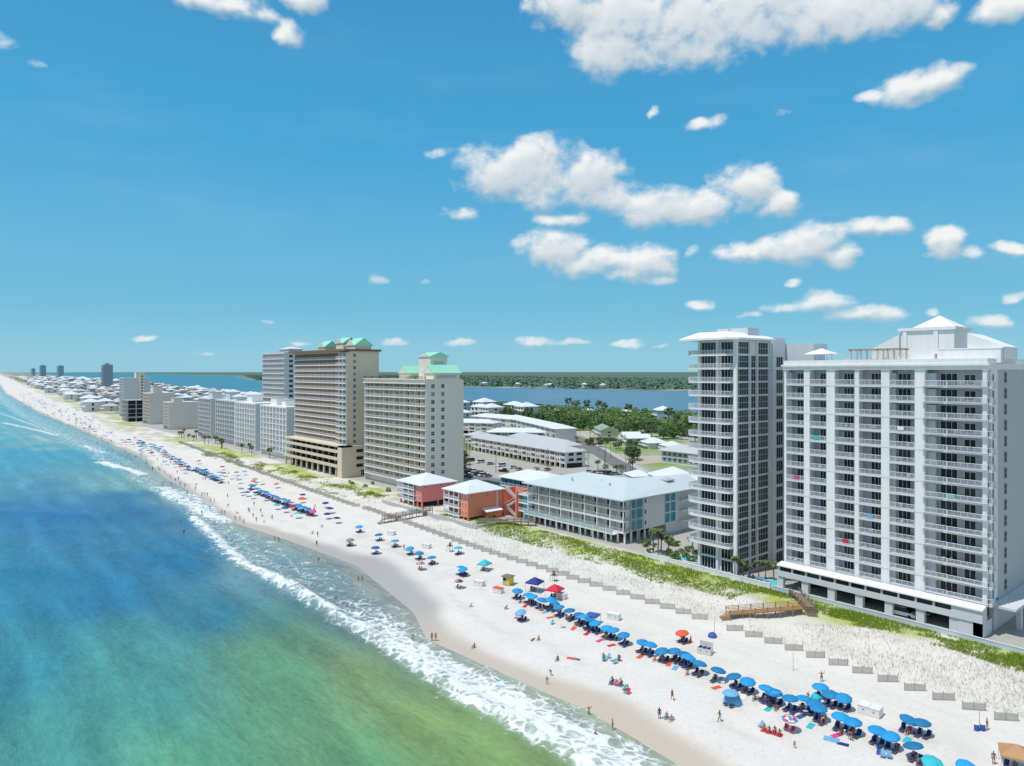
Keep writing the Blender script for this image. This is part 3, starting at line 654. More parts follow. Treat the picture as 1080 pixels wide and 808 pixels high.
# ---- R: the long white condominium nearest the camera
def build_right_condo():
    W = 40.0; r = building('beachfront_condo', 'long white condominium block, six columns of recessed balconies over an open garage, at right edge', -83, -43, 149)
    a, b = -W/2, W/2; FH = 3.1; F1 = 5.9; NF = 14; TOP = F1+NF*FH+0.1; DEP = 34
    fr = [0,.012,.117,.150,.245,.290,.396,.418,.530,.570,.690,.735,.985,1.0]     # pier and bay edges
    e = [a+W*t for t in fr]
    bays = [(e[1],e[2]),(e[3],e[4]),(e[5],e[6]),(e[7],e[8]),(e[9],e[10]),(e[11],e[12])]
    Y0 = 2.0; YB = 4.2                                  # pier face, back wall of the balconies
    w = MB()
    w.box(a, b-0.02, YB, DEP, F1, TOP)
    for (p,q) in ((e[2],e[3]),(e[4],e[5]),(e[6],e[7]),(e[8],e[9]),(e[10],e[11])): w.box(p, q, Y0, YB+0.01, F1-0.4, TOP)
    w.box(e[0], e[1], Y0, YB+0.01, F1-0.4, TOP); w.box(b-0.75, b-0.05, Y0, Y0+0.7, F1-0.4, TOP)
    w.box(a-0.25, b+0.25, Y0-0.25, DEP+0.2, TOP, TOP+0.75); w.box(a-0.5, b+0.5, Y0-0.55, DEP+0.4, TOP+0.75, TOP+1.15)
    w.box(a-0.1, b+0.1, Y0-0.1, DEP, TOP+1.15, TOP+2.1)
    w.build('wall', 'white', r)
    for k in range(1, NF, 2):                           # joint lines across the piers
        j = MB()
        j.box(e[1], e[12], Y0-0.03, Y0+0.02, F1+k*FH-0.36, F1+k*FH-0.28); j.build('joint_line', 'grey', r)
    MB().quad((a,Y0,TOP+1.3),(b,Y0,TOP+1.3),(b,DEP,TOP+1.3),(a,DEP,TOP+1.3)).build('roof', 'flatroof', r)
    bw_ = MB()
    for (p_,q_) in bays: bw_.quad((p_+.003,YB-0.012,F1),(q_-.003,YB-0.012,F1),(q_-.003,YB-0.012,TOP),(p_+.003,YB-0.012,TOP))
    bw_.build('balcony_back_wall', 'grey', r)  # grey sheets over the white wall paint deeper shade into the recesses
    # balconies
    for bi,(p,q) in enumerate(bays):
        wd = q-p; corner = bi == 5
        sl = MB(); rl = MB(); dr = MB()
        if corner:
            sl.box(0, wd+1.5, -0.5, YB-Y0, -0.32, 0); sl.box(-0.35,wd*0.35,-0.5,0.02,-0.32,-0.002)
            rail_run(rl, [(0.05,-0.4),(wd*0.4,-0.4),(wd*0.42,-0.62),(wd+1.0,-0.62),(wd+1.4,-0.1),(wd+1.4,2.0)])
        else:
            sl.box(0.003, wd-0.003, -0.06, YB-Y0, -0.32, 0); rail_run(rl, [(0.05,0.0),(wd-0.05,0.0)])
            sl.box(0.003, wd-0.003, -0.10, 0.10, -0.38, -0.322)
        sme = sl.mesh('balcony', 'whitewall'); rme = rl.mesh('railing', 'rail')
        # glass doors in the back wall
        dw = wd*(0.50 if not corner else 0.30); dx = wd*(0.62 if bi in (0,1,3) else 0.50 if bi == 2 else 0.45 if bi == 4 else 0.36)
        dm = window_mb(dw, 2.4, 3, 1, 0.06, 0.12); dme = dm.mesh('sliding_door', ['bright','glass'])
        wm = window_mb(wd*(0.13 if bi != 5 else 0.20), 1.9, 2, 1, 0.07, 0.12) if bi in (2,4,5) else None
        wme = wm.mesh('window', ['bright','glass']) if wm else None
        ac = MB().box(0.05, wd*0.16, 1.1, YB-Y0-0.01, 0, 2.5).mesh('side_closet', 'whitewall') if bi in (0,4,5) else None
        for k in range(NF):
            o = obj('balcony', sme, r, (p, Y0, F1+k*FH)); obj('railing', rme, o)
            d = obj('sliding_door', dme, o, (dx, YB-Y0-0.012, 0.05))
            if wme: obj('window', wme, o, (wd*(0.88 if bi != 5 else 0.72), YB-Y0, 0.35))
            if ac: obj('closet', ac, o)
    MB().box(b-0.018, b+0.02, YB+4.0, DEP-0.01, F1-0.38, TOP-0.01).build('end_wall_shade', 'endshade', r)  # darker grey sheet, the east end's shade put into its colour
    # east gable wall windows
    grid_windows(r, 1.6, 2.1, 2, 2, [(b+0.03, 12.5, F1+k*FH+0.6) for k in range(NF)], ('endshade','dark'), rz=PI/2)
    grid_windows(r, 1.0, 2.3, 1, 1, [(b-0.02, 5.2, F1+k*FH+0.1) for k in range(NF)], rz=PI/2)
    # podium: garage, slit windows, bright lean-to ledge
    p = MB(); PF = -0.7
    n = 6; xs = [a+0.2+(W-5)*(i/n) for i in range(n+1)]
    for x in xs: p.box(x-0.75, x+0.75, PF+0.5, PF+1.6, 0, 2.75)
    p.box(a-0.2, b, PF+0.2, Y0, 2.75, 3.95); p.box(a-0.2, b, PF+0.2, Y0, 5.02, 5.3)
    m = 11; ws = [a+(W-5)*(i/m) for i in range(m+1)]
    for x in ws: p.box(x-0.16, x+0.16, PF+0.25, PF+0.8, 3.95, 5.02)
    p.box(b-5, b, PF+0.22, Y0, 3.95, 5.02); p.box(b-4.0, b, PF+0.4, PF+1.5, 0, 2.75); p.box(b-1.6, b-0.02, PF+0.4, Y0+3, 0, 2.75)
    p.box(a, b-0.05, 9.0, DEP, 0, F1-0.42); p.box(a, b-0.05, Y0+0.01, 9.0, F1-0.55, F1-0.42)
    p.box(b-0.9, b-0.03, 6.0, 9.0, 0, F1-0.5); p.box(b+2.5, b+3.3, 10, 10.8, 0, F1-0.5); p.box(b, b+4, 4, DEP, F1-0.9, F1-0.45)
    p.build('podium', 'whitewall', r)
    p2 = MB(); p2.add([(a-0.3,PF-0.1,5.3),(b+0.1,PF-0.1,5.3),(b+0.1,Y0-0.62,5.75),(a-0.3,Y0-0.62,5.75),(a-0.3,PF-0.1,5.05),(b+0.1,PF-0.1,5.05),(b+0.1,Y0-0.62,5.25),(a-0.3,Y0-0.62,5.25)],
           [(0,1,2,3),(4,7,6,5),(0,4,5,1),(1,5,6,2),(2,6,7,3),(3,7,4,0)]); p2.build('ledge_roof', 'bright', r)
    gw = MB().box(a, b-5.1, PF+0.82, PF+0.87, 3.96, 5.01); gw.build('strip_window', 'glass', r)
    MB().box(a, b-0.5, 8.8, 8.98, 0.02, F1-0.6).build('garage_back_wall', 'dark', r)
    # roof works
    RT = TOP+1.3
    def up(x0, x1, y0, y1, z0, z1, name, mat, mb=None):
        q = mb or MB(); q.box(x0+63, x1+63, y0-149, y1-149, z0-3, z1-3); return q
    Q = lambda x: x+63
    ph = MB(); ph.box(Q(-61.5), Q(-51.3), 11, 20, RT, 58.0); ph.box(Q(-61.9), Q(-50.9), 10.6, 20.4, 57.6, 58.2)
    for x in (-60.6, -54.6): ph.box(Q(x)-0.4, Q(x)+0.4, 10.7, 11.0, RT, 57.6)
    ph.hip(Q(-59.5), Q(-51.6), 12, 19.6, 58.22, 2.5, 0, 0.1); ph.box(Q(-61.6),Q(-58.2),9.6,10.9,RT,RT+1.6); ph.box(Q(-55.6),Q(-53.2),9.6,10.9,RT,RT+1.9)
    ph.build('penthouse', 'white', r)
    for nm, pts in (('sloped_parapet', [(-67.2,54.4),(-61.6,54.4),(-61.6,59.9),(-67.2,57.0)]), ('gable_fin', [(-48.2,54.4),(-42.1,54.4),(-42.1,56.8),(-48.2,59.6)])):
        f = MB(); y0, y1 = (10.5, 20) if nm[0] == 's' else (8.5, 17)
        vs = [(Q(x), y0, z-3) for x,z in pts]+[(Q(x), y1, z-3) for x,z in pts]; k = len(pts)
        f.add(vs, [tuple(range(k)), tuple(range(2*k-1,k-1,-1))]+[(i,k+i,k+(i+1)%k,(i+1)%k) for i in range(k)]); f.build(nm, 'white', r)
    lb = MB(); lb.box(Q(-53.0), Q(-42.2), 7.0, 8.4, RT, 53.4); lb.box(Q(-53.2), Q(-42.0), 6.9, 8.5, 53.4, 53.6); lb.box(Q(-57.5),Q(-53.4),6.5,8.0,RT,52.6); lb.build('roof_block', 'white', r)
    pg = MB()
    for x in (-70.0,-67.9,-64.4,-62.3,-59.8):
        for y in (6.5, 9.5): pg.box(Q(x)-0.13, Q(x)+0.13, y, y+0.26, RT, 53.7)
    for i in range(24): pg.box(Q(-70.4)+i*0.47, Q(-70.4)+i*0.47+0.10, 6.0, 10.3, 53.7, 53.9)
    for y in (6.5, 9.5): pg.box(Q(-70.4), Q(-59.4), y, y+0.14, 53.5, 53.7)
    pg.build('pergola', 'slat', r)
    pv = MB()
    for x in (-80.6,-77): 
        for y in (9.5, 12.5): pv.box(Q(x)-0.1, Q(x)+0.1, y, y+0.2, RT, 53.0)
    pv.hip(Q(-81.6), Q(-76), 8.6, 13.6, 53.0, 1.2, 0, 0.15); pv.build('roof_pavilion', 'bright', r)
    for x, y in ((-74,14),(-72,18),(-69,13),(-47,18),(-45,12)):
        u = MB().box(Q(x)-0.8,Q(x)+0.8,y-0.6,y+0.6,RT,RT+1.2); u.box(Q(x)-0.6,Q(x)+0.6,y-0.4,y+0.4,RT+1.2,RT+1.3); u.build('roof_unit', 'metal', r)
    return r
build_right_condo()

# ---- T: the slim glass tower with bowed balconies
def build_glass_tower():
    r = building('glass_tower', 'slim white tower with curtain glass, bowed white balconies and a flared white roof', -105, -94, 149)
    a, b = -5.5, 5.5; D = 16.0; FH = 3.32; NF = 17; TOP = NF*FH+0.35
    w = MB(); w.box(a+0.5, b-0.5, 0.6, D, 0, TOP)
    for x in (a, -0.4+a+5.6, b-1.0): w.box(x, x+0.7 if x < b-1.1 else x+1.0, 0.0, 0.7, 0, TOP)
    for y in (5.9, 9.2, D-0.6): w.box(b-0.55, b-0.02, y, y+0.45, 0, TOP)
    w.box(a+0.02, a+0.6, 5, D, 0, TOP); w.box(b-1.3, b+0.3, D, D+6, 0, TOP+0.8)
    for k in range(NF+1): w.box(a+0.1, b-0.1, 0.2, D-0.1, k*FH-0.16 if k else 0, k*FH+0.16)
    w.box(a+0.5, b-2, D, D+9, 0, TOP-6)
    w.build('wall', 'white', r)
    # glazing: south face two bays a floor, east face three bays a floor
    sp = [(a+3.0, 0.58, k*FH+0.2) for k in range(NF)]+[(b-2.75, 0.58, k*FH+0.2) for k in range(NF)]
    grid_windows(r, 4.3, FH-0.42, 5, 1, [s for s in sp[:NF]], ('bright','glass')); grid_windows(r, 3.6, FH-0.42, 4, 1, sp[NF:], ('bright','glass'))
    grid_windows(r, 4.9, FH-0.36, 5, 2, [(b-0.5, 3.35, k*FH+0.18) for k in range(NF)], ('bright','glassblue'), rz=PI/2)
    grid_windows(r, 2.6, FH-0.36, 3, 2, [(b-0.5, 7.75, k*FH+0.18) for k in range(NF-1)], ('bright','glassblue'), rz=PI/2)
    grid_windows(r, 4.8, FH-0.36, 4, 2, [(b-0.5, 12.4, k*FH+0.18) for k in range(NF)], ('bright','glassblue'), rz=PI/2)
    for k in range(NF):
        pass
    grid_windows(r, 3.2, FH-0.6, 3, 1, [(b+0.3, D+3.0, k*FH+0.3) for k in range(NF-1)], ('bright','glass'), rz=PI/2)
    # bowed balconies round the seaward and western sides
    path = [(b-0.9,-1.55)]+[(a-2.3+1.7*0+1.9-1.9*math.cos(t), 0.35-1.9*math.sin(t)) for t in [PI/2-i*PI/12 for i in range(7)]]
    path = [(b-0.9,-0.3),(b-1.2,-1.1),(b-2.2,-1.55)]+[(a-0.6-2.0*math.sin(t), 0.45-2.0*math.cos(t)) for t in [i*PI/12 for i in range(7)]]+[(a-2.6, 4.6),(a-0.1,4.6)]
    sl = MB(); sl.prism(path+[(a-0.1,0.55),(b-0.9,0.55)], -0.28, 0); sme = sl.mesh('balcony', 'bright')
    rl = MB(); rail_run(rl, path, 1.1); rme = rl.mesh('railing', 'rail')
    for k in range(2, NF-0):
        o = obj('balcony', sme, r, (0,0,k*FH+0.02)); obj('railing', rme, o)
    # flared roof
    z = TOP
    rf = MB(); lo = [(a-3.4,-3.0),(b-1.0,-3.0),(b+1.3,-0.8),(b+1.3,D-0.5),(a-3.4,D-0.5)]; hi = [(a-0.2,0.6),(b-2.4,0.6),(b-0.4,2.2),(b-0.4,D-1),(a-0.2,D-1)]
    n = 5; vs = [(x,y,z-0.1) for x,y in lo]+[(x,y,z+0.35) for x,y in lo]+[(x,y,z+(2.0 if i in (0,1,4) else 1.1)) for i,(x,y) in enumerate(hi)]
    rf.add(vs, [(i,(i+1)%n,n+(i+1)%n,n+i) for i in range(n)]+[(n+i,n+(i+1)%n,2*n+(i+1)%n,2*n+i) for i in range(n)]+[tuple(range(2*n,3*n)), tuple(range(n-1,-1,-1))])
    rf.build('roof', 'bright', r)
    h = MB(); h.box(-2.6, 4.8, 6, 11, z+1.2, z+3.0); h.box(-3.4, -0.2, 5.2, 8.2, z+1.2, z+2.9); h.box(-5,-3,9,12,z+1.2,z+2.6); h.build('roof_house', 'whitewall', r)
    for x, y, hh in ((2.4,7.5,5.6),(4.2,8.2,5.2)): MB().tube((x,y,z+3.0),(x,y,z+3.0+hh),0.06,0.03).build('antenna', 'metal', r)
    st = MB(); pts = [(6.6+3.8*math.cos(t), 26+3.8*math.sin(t)) for t in [i*PI/10 for i in range(20)]]; st.prism(pts, 0, 56.2); st.box(6.6, 13.2, 22.4, 29.5, 0, 56.1)
    st.build('stair_tower', 'bluegrey', r)
    return r
build_glass_tower()

# ---- generic slab block with full-width balconies
def slab_block(name, label, x0, x1, y0, depth, z0, ztop, floors, bays, wall, inner, door, railmat='rail', recess=1.8, fins=True, group=None, per_bay=False, rail_gap=0.3, doorw=0.55, pier=0.35, parapet=1.0, roof='flatroof', base=None, slab='bright', out=0.25):
    r = building(name, label, x0, x1, y0, group); W = x1-x0; a, b = -W/2, W/2; fh = (ztop-z0)/floors; bw = W/bays
    w = MB(); w.box(a, b, recess, depth, 0, ztop); w.box(a-0.05, b+0.05, -0.05, depth+0.05, ztop, ztop+parapet)
    w.box(a, a+pier, 0, recess+0.01, 0, ztop); w.box(b-pier, b, 0, recess+0.01, 0, ztop)
    w.build('wall', wall, r)
    f = MB(); f.quad((a+pier,recess-0.02,z0),(b-pier,recess-0.02,z0),(b-pier,recess-0.02,ztop),(a+pier,recess-0.02,ztop))
    if fins:
        for i in range(1, bays): f.box(a+i*bw-(0.4 if per_bay else 0.11), a+i*bw+(0.4 if per_bay else 0.11), 0.12 if not per_bay else -0.12, recess, z0-0.2, ztop)
    if per_bay:
        f2 = MB(); f2.v, f2.f, f2.m = f.v[4:], [tuple(i-4 for i in q) for q in f.f[1:]], f.m[1:]; f2.build('rib_wall', wall, r); f.v, f.f, f.m = f.v[:4], f.f[:1], f.m[:1]
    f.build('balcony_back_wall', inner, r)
    MB().quad((a,0,ztop+parapet-0.35),(b,0,ztop+parapet-0.35),(b,depth,ztop+parapet-0.35),(a,depth,ztop+parapet-0.35)).build('roof', roof, r)
    sl = MB().box(a+pier*0.5, b-pier*0.5, -out, recess-0.05, -0.3, 0); sme = sl.mesh('balcony', slab)
    rl = MB(); rail_run(rl, [(a+pier*0.5,-out+0.06),(b-pier*0.5,-out+0.06)], 1.05, rail_gap, 0.06); rme = rl.mesh('railing', railmat)
    for k in range(floors):
        o = obj('balcony', sme, r, (0,0,z0+k*fh)); obj('railing', rme, o)
    dm = window_mb(bw*doorw, min(2.2, fh-0.6), 2, 1, 0.08, 0.1)
    repeat(r, 'balcony_door', dm, ['bright', door], [(a+(i+0.5)*bw+(bw*0.12 if i % 2 else -bw*0.12), recess-0.02, z0+k*fh+0.05) for k in range(floors) for i in range(bays)])
    return r, a, b, fh

# ---- C: cream tower with mint roofs
r, a, b, fh = slab_block('cream_condo', 'cream condominium tower with white balcony rails and small mint green roofs', -288, -237, 154, 18.5, 3.4, 44.6, 13, 12, 'cream', 'creamin', 'glass', base=None)
grid_windows(r, 1.7, 1.7, 2, 2, [(b+0.01, y, 3.4+k*fh+0.8) for k in range(13) for y in (3.2, 8.0)], ('bright','greenglass'), rz=PI/2)
pl = MB(); pl.box(a-0.4, b+0.3, -0.7, 0.1, 43.9, 44.5); pl.box(a-0.3, b+0.3, -0.6, 17.3, 45.6, 46.0)
pl.build('cornice', 'cream', r)

rr = MB(); rail_run(rr, [(a,-0.3),(b,-0.3)], 1.0, 0.9, 0.12); o = rr.build('roof_railing', 'darkmetal', r); o.location.z = 46.0
Xc = -262.5
for nm, px0, px1, yy0, yy1, zt, rh in (('penthouse',-266,-259,5,13,2.6,3.0),('stair_penthouse',-255,-246,8.0,16.5,9.6,1.8),('penthouse',-245.5,-238.5,4.5,17.5,2.6,3.4)):
    p = MB().box(px0-Xc, px1-Xc, yy0, yy1, 45.6, 45.6+zt); p.add([(px0-Xc,yy0,45.6+zt),(px1-Xc,yy0,45.6+zt),((px0+px1)/2-Xc,yy0,45.6+zt+rh)], [(0,1,2)]); o = p.build(nm, 'cream', r)
    h = MB(); h.hip(px0-Xc-0.6, px1-Xc+0.6, yy0-0.4, yy1+0.8, 45.6+zt, rh, 0, 0.25, 0.0, gable=True); h.build('penthouse_roof', 'mint', o)
    MB().box(px1-Xc-0.02, px1-Xc+0.05, yy0+1.5, yy1-1.5, 45.6+zt*0.35, 45.6+zt*0.8).build('louvre', 'grey', o)
    MB().quad((px0-Xc+.5,yy0-.42,45.6+zt+.3),(px1-Xc-.5,yy0-.42,45.6+zt+.3),((px0+px1)/2-Xc+.1,yy0-.42,45.6+zt+rh-.4),((px0+px1)/2-Xc-.1,yy0-.42,45.6+zt+rh-.4)).build('gable_face', 'cream', o)

# ---- B: tan tower on a banded podium
r, a, b, fh = slab_block('tan_condo', 'tall tan condominium tower with brown cornice and pale mint gables, on a dark banded podium', -362, -299, 152, 15.5, 14.8, 58.0, 15, 13, 'tan', 'tanin', 'glass', recess=2.4)
grid_windows(r, 1.5, 1.6, 2, 2, [(b+0.01, 2.6, 14.8+k*fh+0.7) for k in range(15)], ('bright','greenglass'), rz=PI/2)
w = MB(); w.box(b-9.0, b-0.01, -1.2, 0.02, 14.6, 58.0); w.build('corner_bay', 'tan', r)
grid_windows(r, 2.2, 1.9, 3, 1, [(b-6.3, -1.2, 14.8+k*fh+0.6) for k in range(15)]+[(b-2.6, -1.2, 14.8+k*fh+0.6) for k in range(15)], ('bright','glass'))
sl = MB().box(b-9.2, b+0.2, -2.4, -1.2, -0.3, 0.0); sme = sl.mesh('balcony', 'bright'); rl = MB(); rail_run(rl, [(b-9.2,-2.3),(b+0.1,-2.3)], 1.05, 0.3, 0.06); rme = rl.mesh('railing', 'rail')
for k in range(15): o = obj('balcony', sme, r, (0,0,14.8+k*fh)); obj('railing', rme, o)
MB().box(a-1.0, b+0.8, -2.8, 16.4, 58.6, 59.6).build('cornice', 'brown', r)
p = MB(); PY = -5.0
p.box(a-2, b+2.5, 0.5, 20, 0, 14.6); p.box(b-2, b+2.4, PY, 0.6, 0, 14.6)
p.box(a-2, b+2.4, PY, 0.6, 14.0, 14.6)
for k in range(3): p.box(a-2.2, b-1.9, PY-0.15, PY+0.4, 4.4+k*3.4, 5.75+k*3.4); p.box(a-2, b-2, PY+0.3, 0.6, 4.4+k*3.4, 4.7+k*3.4)
for i in range(10): p.box(a-1.6+i*6.6, a-0.7+i*6.6, PY+0.5, PY+1.2, 0, 4.4); p.box(a-1.6+i*6.6, a-0.9+i*6.6, PY+3.2, PY+3.9, 4.4, 14.0)
p.build('podium', 'tan', r)
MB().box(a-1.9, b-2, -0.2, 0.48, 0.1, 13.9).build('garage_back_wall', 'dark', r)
op = [(b+2.51, y, 4.6+k*3.4) for k in range(3) for y in (4.0, 9.0)]
repeat(r, 'garage_opening', MB().box(-1.7,1.7,-0.04,0.02,0,1.5), 'dark', op, PI/2)
grid_windows(r, 3.0, 2.8, 3, 2, [(b+2.5, 6.0, 0.5), (b+2.5, 12.0, 0.5)], ('bright','greenglass'), rz=PI/2)
Xc = -330.5
for px0, px1, yy0, yy1, zt, rh in ((-340.5,-332.5,3.5,10.5,2.4,3.2),(-325,-317,6,13,4.0,2.9),(-309,-300,3.4,12,2.4,3.6)):
    o = MB().box(px0-Xc, px1-Xc, yy0, yy1, 58.9, 58.9+zt).build('penthouse', 'cream', r); z0 = 58.9+zt
    g = MB(); g.hip(px0-Xc-0.6, px1-Xc+0.6, yy0-0.4, yy1+0.8, z0, rh, 0, 0.2, 0.0, gable=True); g.build('penthouse_roof', 'mint', o)
    MB().quad((px0-Xc+.5,yy0-.42,z0+.3),(px1-Xc-.5,yy0-.42,z0+.3),((px0+px1)/2-Xc+.1,yy0-.42,z0+rh-.4),((px0+px1)/2-Xc-.1,yy0-.42,z0+rh-.4)).build('gable_face', 'cream', o)

# ---- G: pale grey tower behind
r, a, b, fh = slab_block('grey_tower', 'pale grey condominium tower half hidden behind the tan one, dark windows on its narrow side', -470, -432, 175, 22, 3.5, 60.4, 18, 8, 'whitewall', 'palegrey', 'glass', doorw=0.5)
repeat(r, 'window', window_mb(2.6,1.8,2,1), ['bright','glassblue'], [(b+0.01, y, 3.5+k*fh+0.7) for k in range(18) for y in (4,9,14,19)], PI/2)
o = MB().box(b-16, b-1, 3, 12, 61, 63.2).build('roof_house', 'grey', r); MB().hip(b-16.5, b-0.5, 2.5, 12.5, 63.2, 1.8, 0, 0.3).build('house_roof', 'bluegrey', o)

# ---- the white and the beige blocks further along the beach
def mid_block(label, x0, x1, y0, depth, top, floors, bays, wall, side, roofs, group=None, name='condo_block', sidewin=True, inner='grey', base=3.6):
    r, a, b, fh = slab_block(name, label, x0, x1, y0, depth, base, top-GZ, floors, bays, wall, inner, 'glass', recess=2.2, per_bay=True, group=group, rail_gap=0.5, pier=0.8, doorw=0.6, parapet=0.8, out=-0.15, slab=wall)
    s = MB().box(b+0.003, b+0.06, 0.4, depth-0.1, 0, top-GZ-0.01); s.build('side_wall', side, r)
    if sidewin: repeat(r, 'side_window', window_mb(1.0,1.3,1,1), ['bright','glassblue'], [(b+0.06, depth*0.5, base+k*fh+0.9) for k in range(floors)], PI/2)
    for i,(dx, w, d, hh, hip) in enumerate(roofs):
        o = MB().box(dx-w/2, dx+w/2, 4, 4+d, top-GZ+0.4, top-GZ+hh).build('stair_penthouse', wall, r)
        if hip: MB().hip(dx-w/2, dx+w/2, 4, 4+d, top-GZ+hh, 1.6, 0, 0.3, 0.6).build('penthouse_roof', 'roofwhite', o)
        else: MB().box(dx-w/2-0.3, dx+w/2+0.3, 3.7, 4.3+d, top-GZ+hh, top-GZ+hh+0.4).build('penthouse_roof', 'flatroof', o)
    return r, a, b
mid_block('white balconied block nearest the tan tower, with teal-shaded end wall', -417, -378, 154, 16, 31.6, 8, 8, 'bright', 'bluegrey', ((-9,9,7,5,False),(6,6,6,4,False)))
mid_block('white balconied block with blue-grey end, second from the tan tower', -471, -434, 157, 16, 31.6, 8, 8, 'bright', 'bluegrey', ((-2,9,7,5.5,True),))
mid_block('white-ribbed block with dark bays between the pink-grey walls, left of the other two white blocks', -514, -474, 158, 16, 31.8, 8, 8, 'whitewall', 'bluegrey', ((-6,9,7,6,True),(8,8,6,3,True)), inner='grey')
mid_block('narrow white-ribbed block with taupe side, beside the broad beige block', -562, -532, 160, 16, 31.6, 8, 6, 'whitewall', 'beige', ((2,9,7,5,False),), inner='grey')
mid_block('low beige block with a broad blank side wall', -655, -636, 158, 24, 25.4, 7, 4, 'beige', 'beige', ((4,7,7,4,False),), sidewin=False, inner='whitewall', name='beige_block')
mid_block('beige block with a blank side wall standing beyond the lower beige one', -738, -712, 160, 22, 31.2, 8, 4, 'beige', 'beige', ((5,9,8,7,False),), sidewin=False, inner='whitewall', name='beige_block')
r, a, b = mid_block('tall narrow grey slab tower with a raised lift shaft, left of the beige blocks', -868, -846, 165, 26, 44.5, 13, 4, 'whitewall', 'whitewall', (), sidewin=False, inner='grey', name='slab_tower')
MB().box(b+0.08, b+1.8, 15, 20, 0, 48.5).build('lift_shaft', 'cream', r)
repeat(r, 'stair_window', MB().box(-0.9,0.9,-0.05,0.02,0,1.3), 'dark', [(b+1.8, 17.5, 5+k*3.2) for k in range(13)], PI/2)
MB().box(b-8, b-1, 12, 20, 41.5, 48.0).build('roof_house', 'cream', r)
# open concrete frame before the slab tower
r = building('concrete_frame', 'unfinished dark concrete frame building in front of the grey slab tower', -786, -764, 152)
p = MB()
for k in range(5): p.box(-11, 11, 0, 16, k*4.2+3.8, k*4.2+4.2)
for i in range(5):
    for j in range(3): p.box(-11+i*5.3, -10.2+i*5.3, 0.1+j*7.5, 0.9+j*7.5, 0, 21)
for k in range(2): p.box(10.1, 10.9, 0.1, 15.9, k*8+4.2, k*8+5)
p.build('frame', 'grey', r); MB().box(-10, 9.5, 3, 14, 0.02, 20.6).build('core_wall', 'dark', r)
# far condos
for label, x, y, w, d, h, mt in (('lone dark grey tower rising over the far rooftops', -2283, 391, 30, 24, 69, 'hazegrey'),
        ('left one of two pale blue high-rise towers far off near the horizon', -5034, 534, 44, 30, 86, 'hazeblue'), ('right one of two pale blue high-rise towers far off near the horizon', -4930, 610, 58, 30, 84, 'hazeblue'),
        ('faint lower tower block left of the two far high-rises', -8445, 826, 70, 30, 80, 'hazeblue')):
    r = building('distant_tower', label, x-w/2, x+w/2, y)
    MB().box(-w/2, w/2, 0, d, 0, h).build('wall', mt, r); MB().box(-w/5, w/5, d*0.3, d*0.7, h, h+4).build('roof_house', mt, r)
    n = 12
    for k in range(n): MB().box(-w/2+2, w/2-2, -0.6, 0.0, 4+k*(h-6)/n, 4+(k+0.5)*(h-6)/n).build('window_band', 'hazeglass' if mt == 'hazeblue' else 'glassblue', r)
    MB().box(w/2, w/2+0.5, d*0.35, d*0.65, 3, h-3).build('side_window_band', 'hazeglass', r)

# ---- P: the two coral houses and the teal one behind
def coral(label, x0, x1, y0, wall, top, H0=2.6):
    r = building('coral_condo', label, x0, x1, y0); W = x1-x0; a, b = -W/2, W/2; D = 15; fh = (top-GZ-H0)/3
    w = MB(); w.box(a, b, 1.8, D, H0, top-GZ); w.box(b-4.2, b-0.003, 0.2, 1.81, H0, top-GZ)
    for i in range(6):
        for j in range(3): w.box(a+0.3+i*(W-1)/5, a+0.8+i*(W-1)/5, 0.4+j*6.8, 0.9+j*6.8, 0, H0)
    w.build('wall', wall, r)
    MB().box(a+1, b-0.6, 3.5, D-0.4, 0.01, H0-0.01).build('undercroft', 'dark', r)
    MB().hip(a, b, 0, D, top-GZ, 3.0, 0, 0.25, 0.9).build('roof', 'roofwhite', r)
    n = 3; bw = (W-4.4)/n
    sme = MB().box(a-0.2, b-4.2, -0.6, 1.79, -0.25, 0).mesh('balcony', 'bright'); rl = MB(); rail_run(rl, [(a-0.1,1.7),(a-0.1,-0.5),(b-4.3,-0.5)], 1.0, 0.2, 0.05); rme = rl.mesh('railing', 'rail')
    dme = window_mb(bw*0.5, 2.1, 2, 1, 0.08, 0.1).mesh('balcony_door', ['bright','glass']); pm = MB().box(-0.5,0.5,-0.07,0,0,2.1).mesh('door', 'redfab')
    for k in range(3):
        o = obj('balcony', sme, r, (0,0,H0+k*fh)); obj('railing', rme, o)
        for i in range(n): obj('balcony_door', dme, o, (a+(i+0.45)*bw, 1.79, 0.02)); obj('entry_door', pm, o, (a+(i+0.86)*bw, 1.79, 0.02))
    for i in range(n+1): MB().box(a+i*bw-0.12, a+i*bw+0.12, -0.5, -0.28, 0, top-GZ).build('post', 'bright', r)
    grid_windows(r, 0.9, 1.2, 2, 2, [(b-2.9, 0.2, H0+k*fh+0.9) for k in range(3)]+[(b-1.2, 0.2, H0+k*fh+0.9) for k in range(3)])
    grid_windows(r, 0.9, 1.3, 2, 2, [(b, 1.6, H0+2*fh+0.9), (b, 8.3, H0+2*fh+0.9)], rz=PI/2)
    return r, a, b, H0
coral('rose pink beach house of three storeys with white hip roof, behind the brown boardwalk', -229.5, -214, 137, 'rose', 11.0, 2.0)
r, a, b, H0 = coral('salmon three-storey beach house with white hip roof and white drainpipe, beside the teal house', -199, -186, 137, 'coral', 11.8, 0.9)
MB().box(b, b+0.25, 12.2, 12.5, 3, 8.8).build('drainpipe', 'bright', r)
MB().box(b+0.003, b+2.2, 6.6, 12.6, 0, 2.4).build('porch_wall', 'orange', r)
